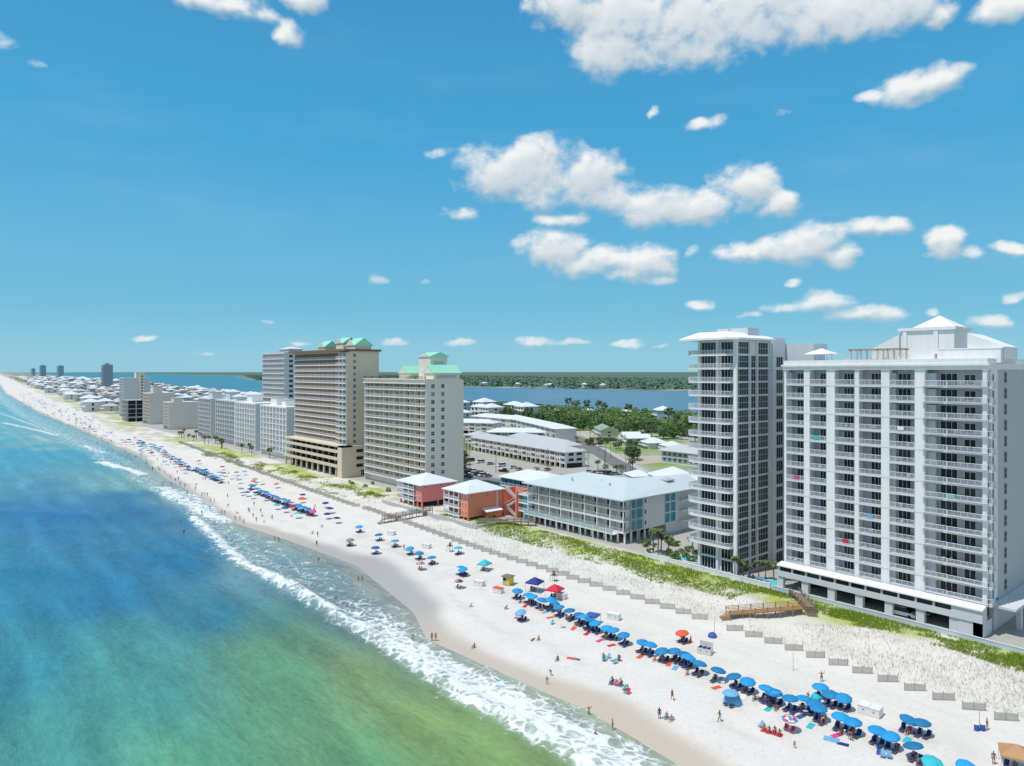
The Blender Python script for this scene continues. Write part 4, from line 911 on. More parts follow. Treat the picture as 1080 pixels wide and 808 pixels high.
MB().add([(b+0.003,5.9,3.3),(b+2.6,5.9,2.5),(b+2.6,13,2.5),(b+0.003,13,3.3),(b+0.003,5.9,3.1),(b+2.6,5.9,2.3),(b+2.6,13,2.3),(b+0.003,13,3.1)], [(0,1,2,3),(7,6,5,4),(0,4,5,1),(1,5,6,2),(2,6,7,3),(3,7,4,0)]).build('porch_roof', 'bright', r)
# stair tower
r = building('stair_tower', 'open orange stair tower with zigzag flights between the salmon and teal houses', -186, -178, 152)
p = MB(); p.box(2.6, 3.2, 0, 5, 0, 9.2); p.box(-4, -3.4, 0, 5, 0, 9.2); p.box(-4, 3.2, 5, 5.5, 0, 9.2); p.build('wall', 'coral', r)
for k in range(3):
    s = MB(); x0, x1 = (-3.2, 2.4) if k % 2 else (2.4, -3.2)
    for i in range(10): x = x0+(x1-x0)*i/10; s.box(min(x, x+(x1-x0)/10), max(x, x+(x1-x0)/10), 0.4, 2.2, k*3+i*0.3, k*3+i*0.3+0.12)
    s.tube((x0,0.4,k*3+1),(x1,0.4,k*3+4),0.07); s.build('stair_flight', 'rail', r)
r, a, b, fh = slab_block('teal_condo', 'teal beach house with white balconies behind the salmon house', -197, -172, 160, 14, 2.8, 10.8, 3, 6, 'tealwall', 'tealwall', 'glass', recess=1.6, parapet=0.2)
MB().hip(a, b, 0, 14, 11.0, 2.6, 0, 0.25, 0.9).build('hip_roof', 'roofwhite', r)
w = MB(); w.box(b-6,b-0.01,-6,0.02,0,8.0); w.build('front_wing', 'tealwall', r); MB().box(b-6.6,b+0.4,-6.5,0.2,8.0,8.3).build('wing_roof', 'bright', r)
for k in range(3):
    o = MB().box(b-6.6,b+0.3,-7.4,-6,k*2.7+2.4,k*2.7+2.65).build('wing_balcony','bright',r); q = MB(); rail_run(q,[(b-6.6,-7.3),(b+0.2,-7.3),(b+0.2,-6)],1.0,0.25,0.06); q2 = q.build('railing','rail',o); q2.location.z = k*2.7+2.65

# ---- H: the white hotel on stilts
def build_hotel():
    x0, x1, y0 = -173, -132, 152
    r = building('hotel', 'low white hotel on stilts with three balcony rows, teal end windows, big pale roof', x0, x1, y0); W = x1-x0; a, b = -W/2, W/2
    H0 = 3.3; fh = 3.15; TOP = H0+3*fh; D = 27
    w = MB(); w.box(a, b-0.3, 2.0, D, H0-0.3, TOP); w.box(b-1, b-0.02, 8.8, 17.0, H0-0.3, TOP); w.box(b-11, b-0.3, D, 36, H0-0.3, TOP)
    w.box(b-9, b-0.6, 20, 36, 0, H0-0.3)
    n = 8; bw = W/n
    for i in range(1, n): w.box(a+i*bw-0.08, a+i*bw+0.08, 0.25, 2.01, H0, TOP-0.01)
    w.build('wall', 'palegrey', r)
    for i in range(n*2+1):
        for y in (0.3, 6.5, 13):
            if y > 1 and i % 2: continue
            MB().box(a+i*bw/2-0.22, a+i*bw/2+0.22, y, y+0.45, 0, H0-0.3).build('stilt', 'bright' if y < 1 else 'concrete', r)
    for y in (3.6, 6.6, 9.6, 12.6): MB().box(b-0.7, b-0.25, y, y+0.45, 0, H0-0.3).build('stilt', 'bright', r)
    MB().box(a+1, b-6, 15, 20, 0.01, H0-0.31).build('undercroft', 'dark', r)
    for i in range(n+1): MB().box(a+i*bw-0.14-(0.1 if i==n else 0), a+i*bw+0.14-(0.1 if i==n else 0), -0.08, 0.22, H0, TOP).build('post', 'bright', r)
    sme = MB().box(a, b+0.1, -0.1, 1.99, -0.34, 0).mesh('balcony', 'bright'); rl = MB(); rail_run(rl, [(a,0.0),(b,0.0),(b,3.5)], 1.05, 0.16, 0.045); rme = rl.mesh('railing', 'metal')
    dme = window_mb(bw*0.36, 2.5, 2, 1, 0.06, 0.1).mesh('balcony_door', ['palegrey','dark'])
    for k in range(3):
        o = obj('balcony', sme, r, (0,0,H0+k*fh)); obj('railing', rme, o)
        for i in range(n): obj('balcony_door', dme, o, (a+(i+0.62)*bw, 2.0, 0.03))
    # walkway with pale glass guard below the first floor
    MB().box(a-0.3, b-2, -1.7, 0.25, H0-0.75, H0-0.45).build('walkway', 'bright', r)
    me = MB().box(-bw/4+0.08, bw/4-0.08, -0.04, 0.04, 0, 1.25).mesh('glass_guard', 'skyglass')
    for i in range(2*n-1): obj('glass_guard', me, r, (a+bw*(i+0.5)/2, -1.62, H0-0.45))
    for i in range(n): MB().box(a+i*bw-0.1, a+i*bw+0.1, -1.75, -1.5, 0, H0+0.85).build('walkway_post', 'bright', r)
    # east end: teal windows, blank wall, teal windows, balconies
    for y, ww in ((4.2,1.7),(6.9,2.6),(20.2,2.4),(23.0,2.4)):
        grid_windows(r, ww, fh-0.28, 1, 1, [(b+0.02 if y < 10 else b-0.25, y, H0+k*fh+0.12) for k in range(3)], ('bright','teal'), rz=PI/2)
    grid_windows(r, 0.8, 1.3, 1, 1, [(b, 9.6, H0+k*fh+1.0) for k in range(3)], rz=PI/2)
    for k in range(3):
        o = MB().box(b-0.2, b+1.2, 25.4, 35, H0+k*fh-0.25, H0+k*fh).build('end_balcony', 'bright', r); q = MB(); rail_run(q, [(b+1.1,25.5),(b+1.1,35)], 1.0, 0.2, 0.05); q.build('railing', 'metal', o).location.z = H0+k*fh
    # roofs: front wing hipped, the rear wing joins it
    rf = MB(); E = 1.3; z = TOP; ax0, ax1, ay0, ay1 = a-E, b+E, -1.6, 30.5
    ym = 14.5; zr = z+3.3
    v = [(ax0,ay0,z),(ax1,ay0,z),(ax1,38,z),(b-12-E,38,z),(ax0,ay1,z),(a+11,ym,zr),(b-11,ym,zr),(b-6,38,zr-0.2),(b-12-E,ay1,z)]
    v += [(x,y,zz-0.35) for x,y,zz in v[:5]]
    rf.add(v, [(0,1,6,5),(1,2,7,6),(6,7,3,8),(5,6,8,4),(0,5,4),(2,3,7),(0,9,10,1),(1,10,11,2),(9,13,12,11,10)]); rf.build('roof', 'roofhotel', r)
    for x, y in ((-6,6),(3,10),(-14,9),(9,7)): MB().box(x-.2,x+.2,y-.2,y+.2,TOP+1.2,TOP+2.6).build('roof_vent','grey',r)
    c = MB(); c.hip(b-6.5, b-3, 24, 27.5, TOP+2.4, 0.8); c.box(b-6,b-3.5,24.5,27,TOP+1.0,TOP+2.4); c.build('cupola', 'grey', r)
    return r
M['skyglass'] = glass('pale_glass', (0.40,0.50,0.51), (0.52,0.62,0.62), 0.2)
build_hotel()

# ---- the grey rows of three-storey condos round the parking lot
def row_condo(label, x0, y0, x1, y1, depth, h, nb, wall='palegrey', roof='roofgrey', arches=True, name='condo_row', gar=True):
    """front runs from (x0,y0) west to (x1,y1) east, the row lies inland of it"""
    l = math.hypot(x1-x0, y1-y0); rz = math.atan2(y1-y0, x1-x0)
    r = thing(name, label, 'building', ((x0+x1)/2, (y0+y1)/2, GZ), rz); a, b = -l/2, l/2; bw = l/nb; g = 2.4 if gar else 0.0
    w = MB(); w.box(a, b, 1.2, depth, g, h)
    for i in range(nb+1): w.box(max(a, a+i*bw-0.35), min(b, a+i*bw+0.35), 0.0, 1.21, 0, h)
    for i in range(0, nb, 2): w.box(a+i*bw+0.36, a+(i+1)*bw-0.36, 0.15, 1.19, g, h)
    w.box(a, b, 6.5, depth, 0, g); w.build('wall', wall, r)
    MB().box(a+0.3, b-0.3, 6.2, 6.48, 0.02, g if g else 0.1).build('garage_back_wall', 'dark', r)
    MB().hip(a, b, 0, depth, h, 2.6, 0, 0.2, 0.8, gable=False).build('roof', roof, r)
    fh = (h-g)/2 if gar else h/2
    sme = MB().box(-bw/2+0.36, bw/2-0.36, -0.1, 1.19, -0.2, 0.0).mesh('balcony', 'bright'); pm = MB().box(-bw/2+0.36, bw/2-0.36, -0.08, 0.0, 0, 0.95).mesh('railing', 'whitewall')
    dme = window_mb(bw*0.45, 1.9, 2, 1).mesh('balcony_door', ['bright','glass'])
    for i in range(1, nb, 2):
        for k in range(2):
            o = obj('balcony', sme, r, (a+(i+0.5)*bw, 0, g+k*fh)); obj('railing', pm, o); obj('balcony_door', dme, o, (0, 1.19, 0.05))
    grid_windows(r, 1.1, 1.3, 2, 1, [(a+(i+0.5)*bw+s*0.9, 0.15, g+k*fh+0.8) for i in range(0, nb, 2) for k in range(2) for s in (-1,1)])
    if arches:
        for k in range(2):
            for y in (depth*0.3, depth*0.7):
                o = MB().box(b+0.003, b+0.08, y-1.6, y+1.6, g+k*fh+0.2, g+k*fh+2.3).build('end_loggia', 'dark', r); MB().box(b+0.08, b+0.4, y-1.7, y+1.7, g+k*fh+0.15, g+k*fh+1.0).build('railing', 'whitewall', o)
        MB().box(b+0.003, b+0.06, 2, depth-2, 0.05, g-0.2).build('end_opening', 'dark', r)
    return r
row_condo('long grey three-storey condo row with open garages facing the parking lot', -352, 262, -255, 249, 13, 7.9, 22)
row_condo('grey-roofed condo wing behind the long row, running inland', -340, 283, -275, 268, 11, 8.2, 14, arches=False)
row_condo('white-roofed condo row in the middle of the grey condos', -377, 294, -350, 322, 13, 7.6, 8, roof='roofwhite', arches=False)
row_condo('big white-roofed condo row slanting toward the wood', -468, 384, -350, 332, 16, 9.5, 22, roof='roofwhite', arches=False)
row_condo('white-roofed condo row partly hidden by the cream tower', -470, 318, -428, 340, 16, 8.5, 9, roof='roofwhite', arches=False)
row_condo('white-roofed condo row furthest back beside the cream tower', -500, 372, -440, 372, 18, 9.5, 10, roof='roofwhite', arches=False)
row_condo('low grey block beside the foot of the cream tower', -372, 272, -358, 272, 12, 7.5, 4, roof='roofgrey', arches=False)
# motel at the right behind the hotel, and low white-roofed buildings
r = building('motel', 'two-storey motel with long grey roof and blue railings behind the hotel', -240, -198, 306)
W = 42; w = MB().box(-W/2, W/2, 1.6, 14, 0, 6.2); w.build('wall', 'bluegrey', r); MB().hip(-W/2, W/2, 0, 14, 6.3, 3.2, 0, 0.25, 1).build('roof', 'roofgrey', r)
for k in range(2):
    o = MB().box(-W/2, W/2, 0, 1.59, k*3.1, k*3.1+0.2).build('gallery', 'bright', r); q = MB(); rail_run(q, [(-W/2,0.1),(W/2,0.1)], 1.0, 0.3, 0.06); q.build('railing', 'bluegrey', o).location.z = k*3.1+0.2
grid_windows(r, 1.6, 2.0, 2, 1, [(-W/2+2+i*3.4, 1.6, k*3.1+0.5) for i in range(12) for k in range(2)])

# ------------------------------------------------------------------ vegetation
def crown_mb(w, h, clumps, leaves, leaf, seed, mb=None, base=0.3, gaps=0.0, flat=1.0):
    rd = random.Random(seed); mb = mb or MB()
    for i in range(clumps):
        while True:
            x, y, z = rd.uniform(-1,1), rd.uniform(-1,1), rd.uniform(-1,1)
            rr = x*x+y*y+z*z
            if 0.15 < rr < 1 and (mnoise.noise(Vector((x*1.7+seed, y*1.7, z*1.7))) > gaps-0.35): break
        cx, cy, cz = x*w/2, y*w/2, base*h+(z*0.5+0.5)*h*(1-base); cr = w*rd.uniform(0.10,0.19)
        for j in range(leaves):
            d = Vector((rd.gauss(0,1), rd.gauss(0,1), rd.gauss(0,0.8)*flat)).normalized()*cr*rd.uniform(0.5,1.0)
            n = (d.normalized()+Vector((0,0,0.5))).normalized(); t = n.orthogonal().normalized(); t.rotate(Matrix.Rotation(rd.uniform(0,6.3), 3, n)); u = n.cross(t)
            s = leaf*rd.uniform(0.6,1.3); p = Vector((cx,cy,cz))+d
            mb.quad(p-t*s-u*s*0.6, p+t*s-u*s*0.7, p+t*s*0.8+u*s*0.6, p-t*s*0.9+u*s*0.7)
    return mb
def trunk_mb(h, r, branches, seed, w):
    rd = random.Random(seed); mb = MB(); mb.tube((0,0,-0.3),(0.1,0,h*0.55), r, r*0.6, 7); mb.tube((0.1,0,h*0.55),(0,0.1,h*0.85), r*0.6, r*0.25, 6)
    for i in range(branches):
        a = rd.uniform(0,6.3); z = h*rd.uniform(0.3,0.65); mb.tube((0.05,0,z),(math.cos(a)*w*0.3, math.sin(a)*w*0.3, z+h*rd.uniform(0.12,0.28)), r*0.35, r*0.12, 5)
    return mb
BROAD = [(crown_mb(8.0*k, 7.5*k2, 46, 15, 0.42, s, base=0.22).mesh('crown', mt), trunk_mb(6.5*k2, 0.28, 6, s, 7).mesh('trunk', 'bark'))
         for s, k, k2, mt in ((1,1,1,'leaf'),(2,1.15,1.1,'leafdark'),(3,0.85,0.9,'leaf'),(4,1.0,1.25,'leafdark'))]
PINE = [(crown_mb(7.5, 17*k, 26, 26, 0.42, s, base=0.55, gaps=0.2, flat=0.4).mesh('crown', 'pine'), trunk_mb(16*k, 0.26, 7, s, 5).mesh('trunk', 'bark')) for s, k in ((11,1.0),(12,1.12),(13,0.9))]
def tree(kinds, name, label, x, y, s=1.0, group=None, z=None):
    cm, tm = random.choice(kinds)
    t = thing(name, label, 'tree', (x, y, tz(x,y) if z is None else z), random.uniform(0,6.3), group); t.scale = (s*random.uniform(.9,1.1), s*random.uniform(.9,1.1), s*random.uniform(.85,1.15))
    obj('crown', cm, t); obj('trunk', tm, t); return t
def palm_meshes(seed, h):
    rd = random.Random(seed); tm = MB(); px = 0.0; z = 0
    for i in range(6):
        q = px+rd.uniform(-.08,.10); tm.tube((px,0,z-0.05),(q,0,z+h/6), 0.20-0.012*i, 0.19-0.012*i, 8); px = q; z += h/6
    fm = MB(); 
    for i in range(22):
        a = i*2.4+rd.uniform(-.2,.2); el = rd.uniform(-0.35,1.1); L_ = rd.uniform(1.5,2.1); pr = Vector((px,0,h)); dx, dy = math.cos(a), math.sin(a)
        e = el
        for k in range(5):
            nx = pr+Vector((dx*math.cos(e), dy*math.cos(e), math.sin(e)))*L_/5; wd = 0.42*(1-abs(k-1.5)/4.2)
            side = Vector((-dy,dx,0))
            for sg in (-1,1):
                fm.add([pr, pr+side*sg*wd+Vector((dx*.2,dy*.2,-0.18)), nx+side*sg*wd*0.85+Vector((dx*.2,dy*.2,-0.18)), nx], [(0,1,2,3)])
            pr = nx; e -= 0.42
    return fm.mesh('fronds', 'frond'), tm.mesh('trunk', 'palmbark')
PALM = [palm_meshes(s, h) for s, h in ((21,5.0),(22,6.0),(23,4.2))]
def palm(label, x, y, group, s=1.0, z=None):
    fm, tm = random.choice(PALM); t = thing('palm_tree', label, 'palm', (x, y, tz(x,y) if z is None else z), random.uniform(0,6.3), group); t.scale = (s,s,s*random.uniform(.9,1.1))
    obj('crown', fm, t); obj('trunk', tm, t)
for x, y in ((-121,151.5),(-119.5,153),(-118.5,150.5),(-116.5,152.2)): palm('palm between the white hotel and the pool of the glass tower', x, y, 'palms by the hotel corner', 1.0)
for x, y in ((-113,158),(-110.5,160),(-108.5,163),(-112,166)): palm('palm behind the turquoise pool at the foot of the glass tower', x, y, 'palms behind the tower pool', 0.95)
for i in range(9): palm('palm in the row between the glass tower and the long condominium', -93.5+i*1.35+random.uniform(-.3,.3), 147.5+i*1.1+random.uniform(-.5,.5), 'palms between the two right-hand towers', random.uniform(0.62,0.85))
for i in range(16): palm('palm in the courtyard before the far white balconied blocks', -560+(i//3)*34+random.uniform(-9,9), 148+random.uniform(-4,5), 'palms before the white blocks', random.uniform(0.9,1.3))
for i in range(6): palm('palm beside the road behind the hotel', -232+random.uniform(-12,14), 250+random.uniform(-8,12), 'palms by the road', 1.1)
for i in range(9): palm('palm between the cream tower and the parking lot', -312+random.uniform(-14,14), 212+random.uniform(-10,14), 'palms by the parking lot', 1.2)
for i in range(7): tree(BROAD, 'leafy_tree', 'dark leafy tree at the edge of the parking lot beside the cream tower', -308+random.uniform(-14,14), 214+random.uniform(-9,9), 0.55, 'trees by the parking lot')
# the wood behind the road: single trees in front, one mass behind
occ = []
def free(x, y, r):
    for a, b, c in occ:
        if (x-a)**2+(y-b)**2 < (r+c)**2: return False
    return True
for hx, hy, hr in ((-345,380,16),(-318,378,9),(-300,372,9),(-283,366,9),(-424,548,13),(-268,352,8)): occ.append((hx,hy,hr))
def wood_front(x): return float(np.interp(x, [-760,-600,-470,-420,-340,-250,-170,-120], [560,470,432,412,412,398,372,360]))
cnt = 0; cand = []
for i in range(5000):
    x = random.uniform(-760,-130); y0 = wood_front(x); y = y0+random.random()**1.4*55
    cand.append((x, y))
for x, y in cand:
    if cnt >= 215 or y > np.interp(x,LSX,LSY)-12: continue
    if free(x, y, 2.9):
        occ.append((x,y,2.9)); cnt += 1
        tree(BROAD, 'leafy_tree', 'green broadleaf tree along the front of the wood between road and lagoon', x, y, random.uniform(0.85,1.35), 'trees at the front of the wood')
for x, y, s in ((-650,548,0.9),(-560,552,1.05),(-541,545,1.1),(-528,548,1.15),(-514,552,1.0),(-500,545,1.1),(-446,520,1.0),(-395,516,1.15),(-388,512,0.9),(-470,500,.85),(-352,470,.8),(-330,455,.75)):
    tree(PINE, 'pine_tree', 'tall thin pine standing above the wood against the lagoon', x, y, s, 'tall pines above the wood')
wd = MB(); rd = random.Random(5)
for i in range(2300):
    x = rd.uniform(-1000,-60); y1 = float(np.interp(x,LSX,LSY))-8; y0 = wood_front(x)+30
    if y1 <= y0: continue
    y = rd.uniform(y0, y1); h = rd.uniform(6,11); w_ = rd.uniform(6,10)
    if any((x-a)**2+(y-b)**2 < (r+4)**2 for a,b,r in occ[:6]): continue
    for j in range(46):
        d = Vector((rd.gauss(0,1), rd.gauss(0,1), rd.gauss(0,1))).normalized(); d.z = abs(d.z)
        p = Vector((x+d.x*w_/2, y+d.y*w_/2, 3+h*0.25+d.z*h*0.7)); n = (d+Vector((rd.uniform(-.4,.4),rd.uniform(-.4,.4),.3))).normalized(); t = n.orthogonal().normalized(); u = n.cross(t); s = rd.uniform(0.4,1.0)
        wd.quad(p-t*s-u*s*.7, p+t*s-u*s*.8, p+t*s*.8+u*s*.7, p-t*s+u*s*.6)
o = setting(wd.build('woodland', 'leaf'), 'stuff'); o['label'] = 'dense green wood reaching back to the lagoon shore'
fw = MB()
for i in range(9000):
    x = -rd.random()**1.3*9000+900; y = float(np.interp(x,LNX,LNY))+6+rd.random()**2.2*2600; h = rd.uniform(7,17); w_ = rd.uniform(8,18)
    for j in range(7):
        d = Vector((rd.gauss(0,1), rd.gauss(0,1), rd.gauss(0,1))).normalized(); d.z = abs(d.z)
        p = Vector((x+d.x*w_/2, y+d.y*w_/2, 2+h*0.2+d.z*h*0.7)); n = (d+Vector((0,0,.4))).normalized(); t = n.orthogonal().normalized(); u = n.cross(t); s = rd.uniform(1.8,4.2)
        fw.quad(p-t*s-u*s*.7, p+t*s-u*s*.8, p+t*s*.8+u*s*.7, p-t*s+u*s*.6)
M['hazeleaf'] = leafy('far_wood', (0.060,0.125,0.085), (0.10,0.18,0.115))  # distance haze mixed into the leaf colours
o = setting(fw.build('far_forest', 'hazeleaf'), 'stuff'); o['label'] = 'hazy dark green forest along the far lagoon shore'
# lawn trees
for x, y, s in ((-256,302,1.25),(-253,300,1.1),(-259,306,1.0)): tree(BROAD, 'leafy_tree', 'round leafy tree on the lawn beside the diagonal path', x, y, s*0.75, 'round trees on the lawn')
for i in range(13): tree(BROAD, 'leafy_tree', 'small tree around the stilt house with the sage roof', -318+random.uniform(-22,26), 346+random.uniform(-12,14), random.uniform(.4,.65), 'trees around the stilt house')
for i in range(10): palm('palm on the lawn between the path and the white-roofed cottages', -300+random.uniform(-26,30), 336+random.uniform(-12,14), 'palms on the lawn', 1.0)
# scattered town trees further along the coast
for i in range(70):
    x = -random.uniform(470,1700); y = float(coast(x))+random.uniform(215,480)
    tree(BROAD, 'leafy_tree', 'dark tree among the white-roofed houses of the beach town', x, y, random.uniform(.7,1.2), 'trees among the town houses')
# dune plants, one mass each
def blades(mb, x, y, n, h, w, spread, rd):
    z = tz(x,y)
    for i in range(n):
        a = rd.uniform(0,6.3); r = rd.random()*spread; bx, by = x+math.cos(a)*r, y+math.sin(a)*r; hh = h*rd.uniform(.5,1.2); lx, ly = rd.uniform(-.35,.35)*hh, rd.uniform(-.35,.35)*hh; c, s = math.cos(a)*w, math.sin(a)*w
        mb.add([(bx-s,by+c,z-.03),(bx+s,by-c,z-.03),(bx+s*.4+lx,by-c*.4+ly,z+hh),(bx-s*.4+lx,by+c*.4+ly,z+hh*.96)], [(0,1,2,3)])
rd = random.Random(9); ot = MB()
for i in range(19000):
    x = -30-rd.random()**1.6*300+5; y = 121.5+rd.random()*21; 
    if x < -200 and rd.random() < 0.5: continue
    if -80 < x < -66 and 120 < y < 142 and abs((y-121)-(x+82)*1.0) < 4: continue
    m_ = mnoise.noise(Vector((x*.13,y*.13,0))); m2 = mnoise.noise(Vector((x*.5,y*.5,3)))
    if m_+m2*.5+rd.uniform(-.5,.5) < -0.22: continue
    blades(ot, x, y, 3, 0.46, 0.015, 0.13, rd)
o = setting(ot.build('sea_oats', 'oat'), 'stuff'); o['label'] = 'sparse thin tufts of dune grass planted over the white dune'
gc = MB()
for i in range(52000):
    x = -22-rd.random()**1.5*420; 
    lo_ = 137.5 if x > -62 else 139.0 if x > -85 else (132 if x > -200 else 127)
    y = rd.uniform(lo_, 146.2 if x > -200 else 140); m_ = mnoise.noise(Vector((x*.07,y*.15,5)))+.5*mnoise.noise(Vector((x*.3,y*.3,1)))
    edge = min((y-lo_)/3.0, 1.0)
    if m_+rd.uniform(-.35,.35) < (0.30-0.42*edge if x > -200 else 0.18): continue
    if x < -200 and (-240 < x < -170): continue
    blades(gc, x, y, 3, 0.34, 0.085, 0.35, rd)
o = setting(gc.build('dune_ground_cover', 'duneleaf'), 'stuff'); o['label'] = 'bright green creeping plants in a strip below the sea walls'
bush = crown_mb(2.2, 1.5, 16, 14, 0.16, 77, base=0.05).mesh('bush', 'leaf')
for i in range(46):
    x = random.choice((random.uniform(-117,-100), random.uniform(-128,-108), random.uniform(-205,-178), random.uniform(-330,-250))); y = random.uniform(150,164) if x > -130 else random.uniform(141,150)
    b_ = obj('shrub', bush, None, (x,y,tz(x,y))); s = random.uniform(.6,1.3); b_.scale = (s,s,s); b_.rotation_euler.z = random.uniform(0,6); tag(b_, 'low dark shrub planted at the foot of the beachfront buildings', 'shrub', 'shrubs along the building fronts')

# ------------------------------------------------------------------ houses, walls, boardwalks
def house_proto(w, d, h, wall, roof, stilts=0.0, hiproof=True, win=True):
    t = thing('beach_house', 'house', 'house', (0,0,-500)); mb = MB().box(-w/2, w/2, -d/2, d/2, stilts, stilts+h)
    if stilts:
        for x in (-w/2+.2, 0, w/2-.2):
            for y in (-d/2+.2, d/2-.2): mb.box(x-.15,x+.15,y-.15,y+.15,0,stilts)
    mb.build('wall', wall, t); MB().hip(-w/2, w/2, -d/2, d/2, stilts+h, min(w,d)*0.24, 0, 0.2, 0.7, gable=not hiproof).build('roof', roof, t)
    if win:
        dk = MB().box(-w/2+.4, w/2-.4, -d/2-1.6, -d/2-.002, stilts+h*.48, stilts+h*.53); o = dk.build('deck', 'bright', t); q = MB(); rail_run(q, [(-w/2+.4,-d/2-1.5),(w/2-.4,-d/2-1.5)], .95, .6, .08); q.build('railing', 'bright', o).location.z = stilts+h*.53
        for i in range(3):
            for k in (0.12, 0.62): window_mb(w*.16, h*.26, 1, 1).build('window', ['bright','glass'], t).location = (-w*.3+i*w*.3, -d/2, stilts+h*k)
        for k in (0.12, 0.62): o = window_mb(d*.16, h*.26, 1, 1).build('window', ['bright','glass'], t); o.location = (w/2, 0, stilts+h*k); o.rotation_euler.z = PI/2
    return proto_tree(t)
M['houseblue'] = paint('pale_blue_siding', (0.42,0.52,0.60), 0.8); M['houseyel'] = paint('pale_yellow_siding', (0.60,0.54,0.38), 0.8); M['housegrey'] = paint('house_grey', (0.33,0.33,0.33), 0.8)
HP = [house_proto(13,14,6.2,'palegrey','roofwhite',2.6), house_proto(15,11,7,'houseblue','roofwhite',2.6), house_proto(11,15,5.8,'houseyel','roofgrey',2.6), house_proto(18,12,8.5,'whitewall','roofwhite',0), house_proto(20,14,7,'housegrey','roofgrey',0,False)]
HL = ['pale grey house with white hip roof in the packed rows behind the far beach','pale blue house with white hip roof in the packed rows behind the far beach','cream house with grey hip roof in the packed rows behind the far beach','white blocky house with white roof in the packed rows behind the far beach','grey long house with grey gable roof in the packed rows behind the far beach']
placed = []
def put_house(k, x, y, lab=None, s=1.0, rz=None):
    placed.append((x,y)); z = max(tz(x,y),2.0)
    return place(HP[k], (x,y,z), random.uniform(-.12,.12) if rz is None else rz, lab or HL[k], 'houses packed behind the far beach' if lab is None else None, s)
n = 0
for i in range(6000):
    if n >= 215: break
    t = random.random(); x = -870-(t**1.7)*3900; c = float(coast(x)); y = c+140+random.random()**1.3*min(330, 180+0.08*(-x))
    if y > np.interp(x,LSX,LSY)-25 or abs(y-c-196) < 12: continue
    if -900 < x < -840 and y < 200: continue
    if any((x-a)**2+(y-b)**2 < 20**2 for a,b in placed): continue
    put_house(random.choice((0,0,1,2,3,3,4)), x, y, s=random.uniform(.85,1.25)*(1+max(0,(-x-1200))/4500)); n += 1
n = 0
for i in range(3000):
    if n >= 48: break
    x = random.uniform(-860,-480); y = random.uniform(212,520)
    if y > 560 or any((x-a)**2+(y-b)**2 < 24**2 for a,b in placed): continue
    if x > -520 and y > 300: continue
    o = put_house(random.choice((0,1,3,3,4)), x, y, 'house with pale roof between the white beach blocks and the lagoon', random.uniform(.9,1.5)); o['group'] = 'houses behind the white blocks'; n += 1
for nm, k, x, y, s, rz in (('white-roofed grey pavilion house nearest the dunes on the far beach, left of the slab tower',3,-1005,160,1.35,0),('blocky pale house behind the low hip-roofed pavilion on the far beach',3,-1090,172,1.6,0)):
    put_house(k, x, y, nm, s, rz)
hs = MB(); rd = random.Random(31)               # roofs too far to tell apart
for i in range(700):
    t = rd.random(); x = -1100-(t**1.3)*6500; c = float(coast(x)); y = c+145+rd.random()*min(430, 220+0.05*(-x))
    if y > float(np.interp(x,LSX,LSY))-20 or any(abs(x-a) < 16 and abs(y-b) < 16 for a,b in placed): continue
    w, d, h = rd.uniform(9,18), rd.uniform(8,14), rd.uniform(6,11); k = rd.choice((0,0,0,1,2)); z = 2.5
    hs.box(x-w/2,x+w/2,y-d/2,y+d/2,z,z+h,3); hs.hip(x-w/2,x+w/2,y-d/2,y+d/2,z+h+.003,3.0,k,0.2,0.6)
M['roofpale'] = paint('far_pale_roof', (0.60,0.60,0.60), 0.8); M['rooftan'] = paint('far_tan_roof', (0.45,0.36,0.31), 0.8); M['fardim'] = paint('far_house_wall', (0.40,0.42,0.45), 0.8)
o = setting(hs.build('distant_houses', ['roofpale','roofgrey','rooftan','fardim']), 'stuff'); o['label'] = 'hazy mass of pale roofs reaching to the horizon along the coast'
# cottages by the lawn, the stilt house, the lagoon house
def cottage(label, x, y, w, d, h, wall, roof, st, rz=0.0, hiproof=False):
    p = house_proto(w, d, h, wall, roof, st, hiproof); place(p, (x,y,tz(x,y)), rz, label)
cottage('long stilt house with sage green roof beyond the lawn', -345, 378, 28, 12, 4.6, 'houseyel', 'roofgreen', 2.8, -0.65)
cottage('pale cottage with pale mint gable roof, nearest the sage-roofed stilt house', -320, 376, 9, 12, 4.0, 'houseblue', 'roofwhite', 1.0, -0.6)
cottage('pale cottage with long white roof, second from the sage-roofed stilt house', -306, 366, 10, 15, 4.2, 'whitewall', 'roofwhite', 0.5, -0.6)
cottage('white-roofed bungalow, third from the sage-roofed stilt house', -287, 360, 13, 13, 3.6, 'palegrey', 'roofwhite', 0, -0.5, True)
cottage('white-roofed bungalow with hip roof beside the motel, fourth from the sage-roofed stilt house', -268, 354, 13, 11, 3.4, 'palegrey', 'roofwhite', 0, -0.5, True)
cottage('tall pale blue house with white hip roof on the lagoon shore', -424, 546, 20, 16, 9.5, 'houseblue', 'roofwhite', 2.5, -0.7, True)
cottage('low hut with white roof just behind the hotel', -203, 244, 11, 9, 3.0, 'bluegrey', 'roofwhite', 0, -0.5, True)
cottage('white-roofed hall between hotel and motel', -184, 246, 24, 16, 4.0, 'palegrey', 'roofwhite', 0, -0.5, True)
for i, (x, y) in enumerate(((-735,545),(-700,560),(-640,545),(-585,548),(-560,530),(-545,568),(-505,585))): put_house(3, x, y, 'white roof showing among the trees of the wood by the lagoon', 0.7)['group'] = 'white roofs in the wood'
for i in range(24):
    x = -random.uniform(900,4200); y = float(np.interp(x,LNX,LNY))+random.uniform(8,30)
    o = place(HP[random.choice((0,3,3))], (x,y,2.0), random.uniform(0,3), 'pale house on the far shore of the lagoon', 'houses on the far lagoon shore', random.uniform(0.9,1.5))

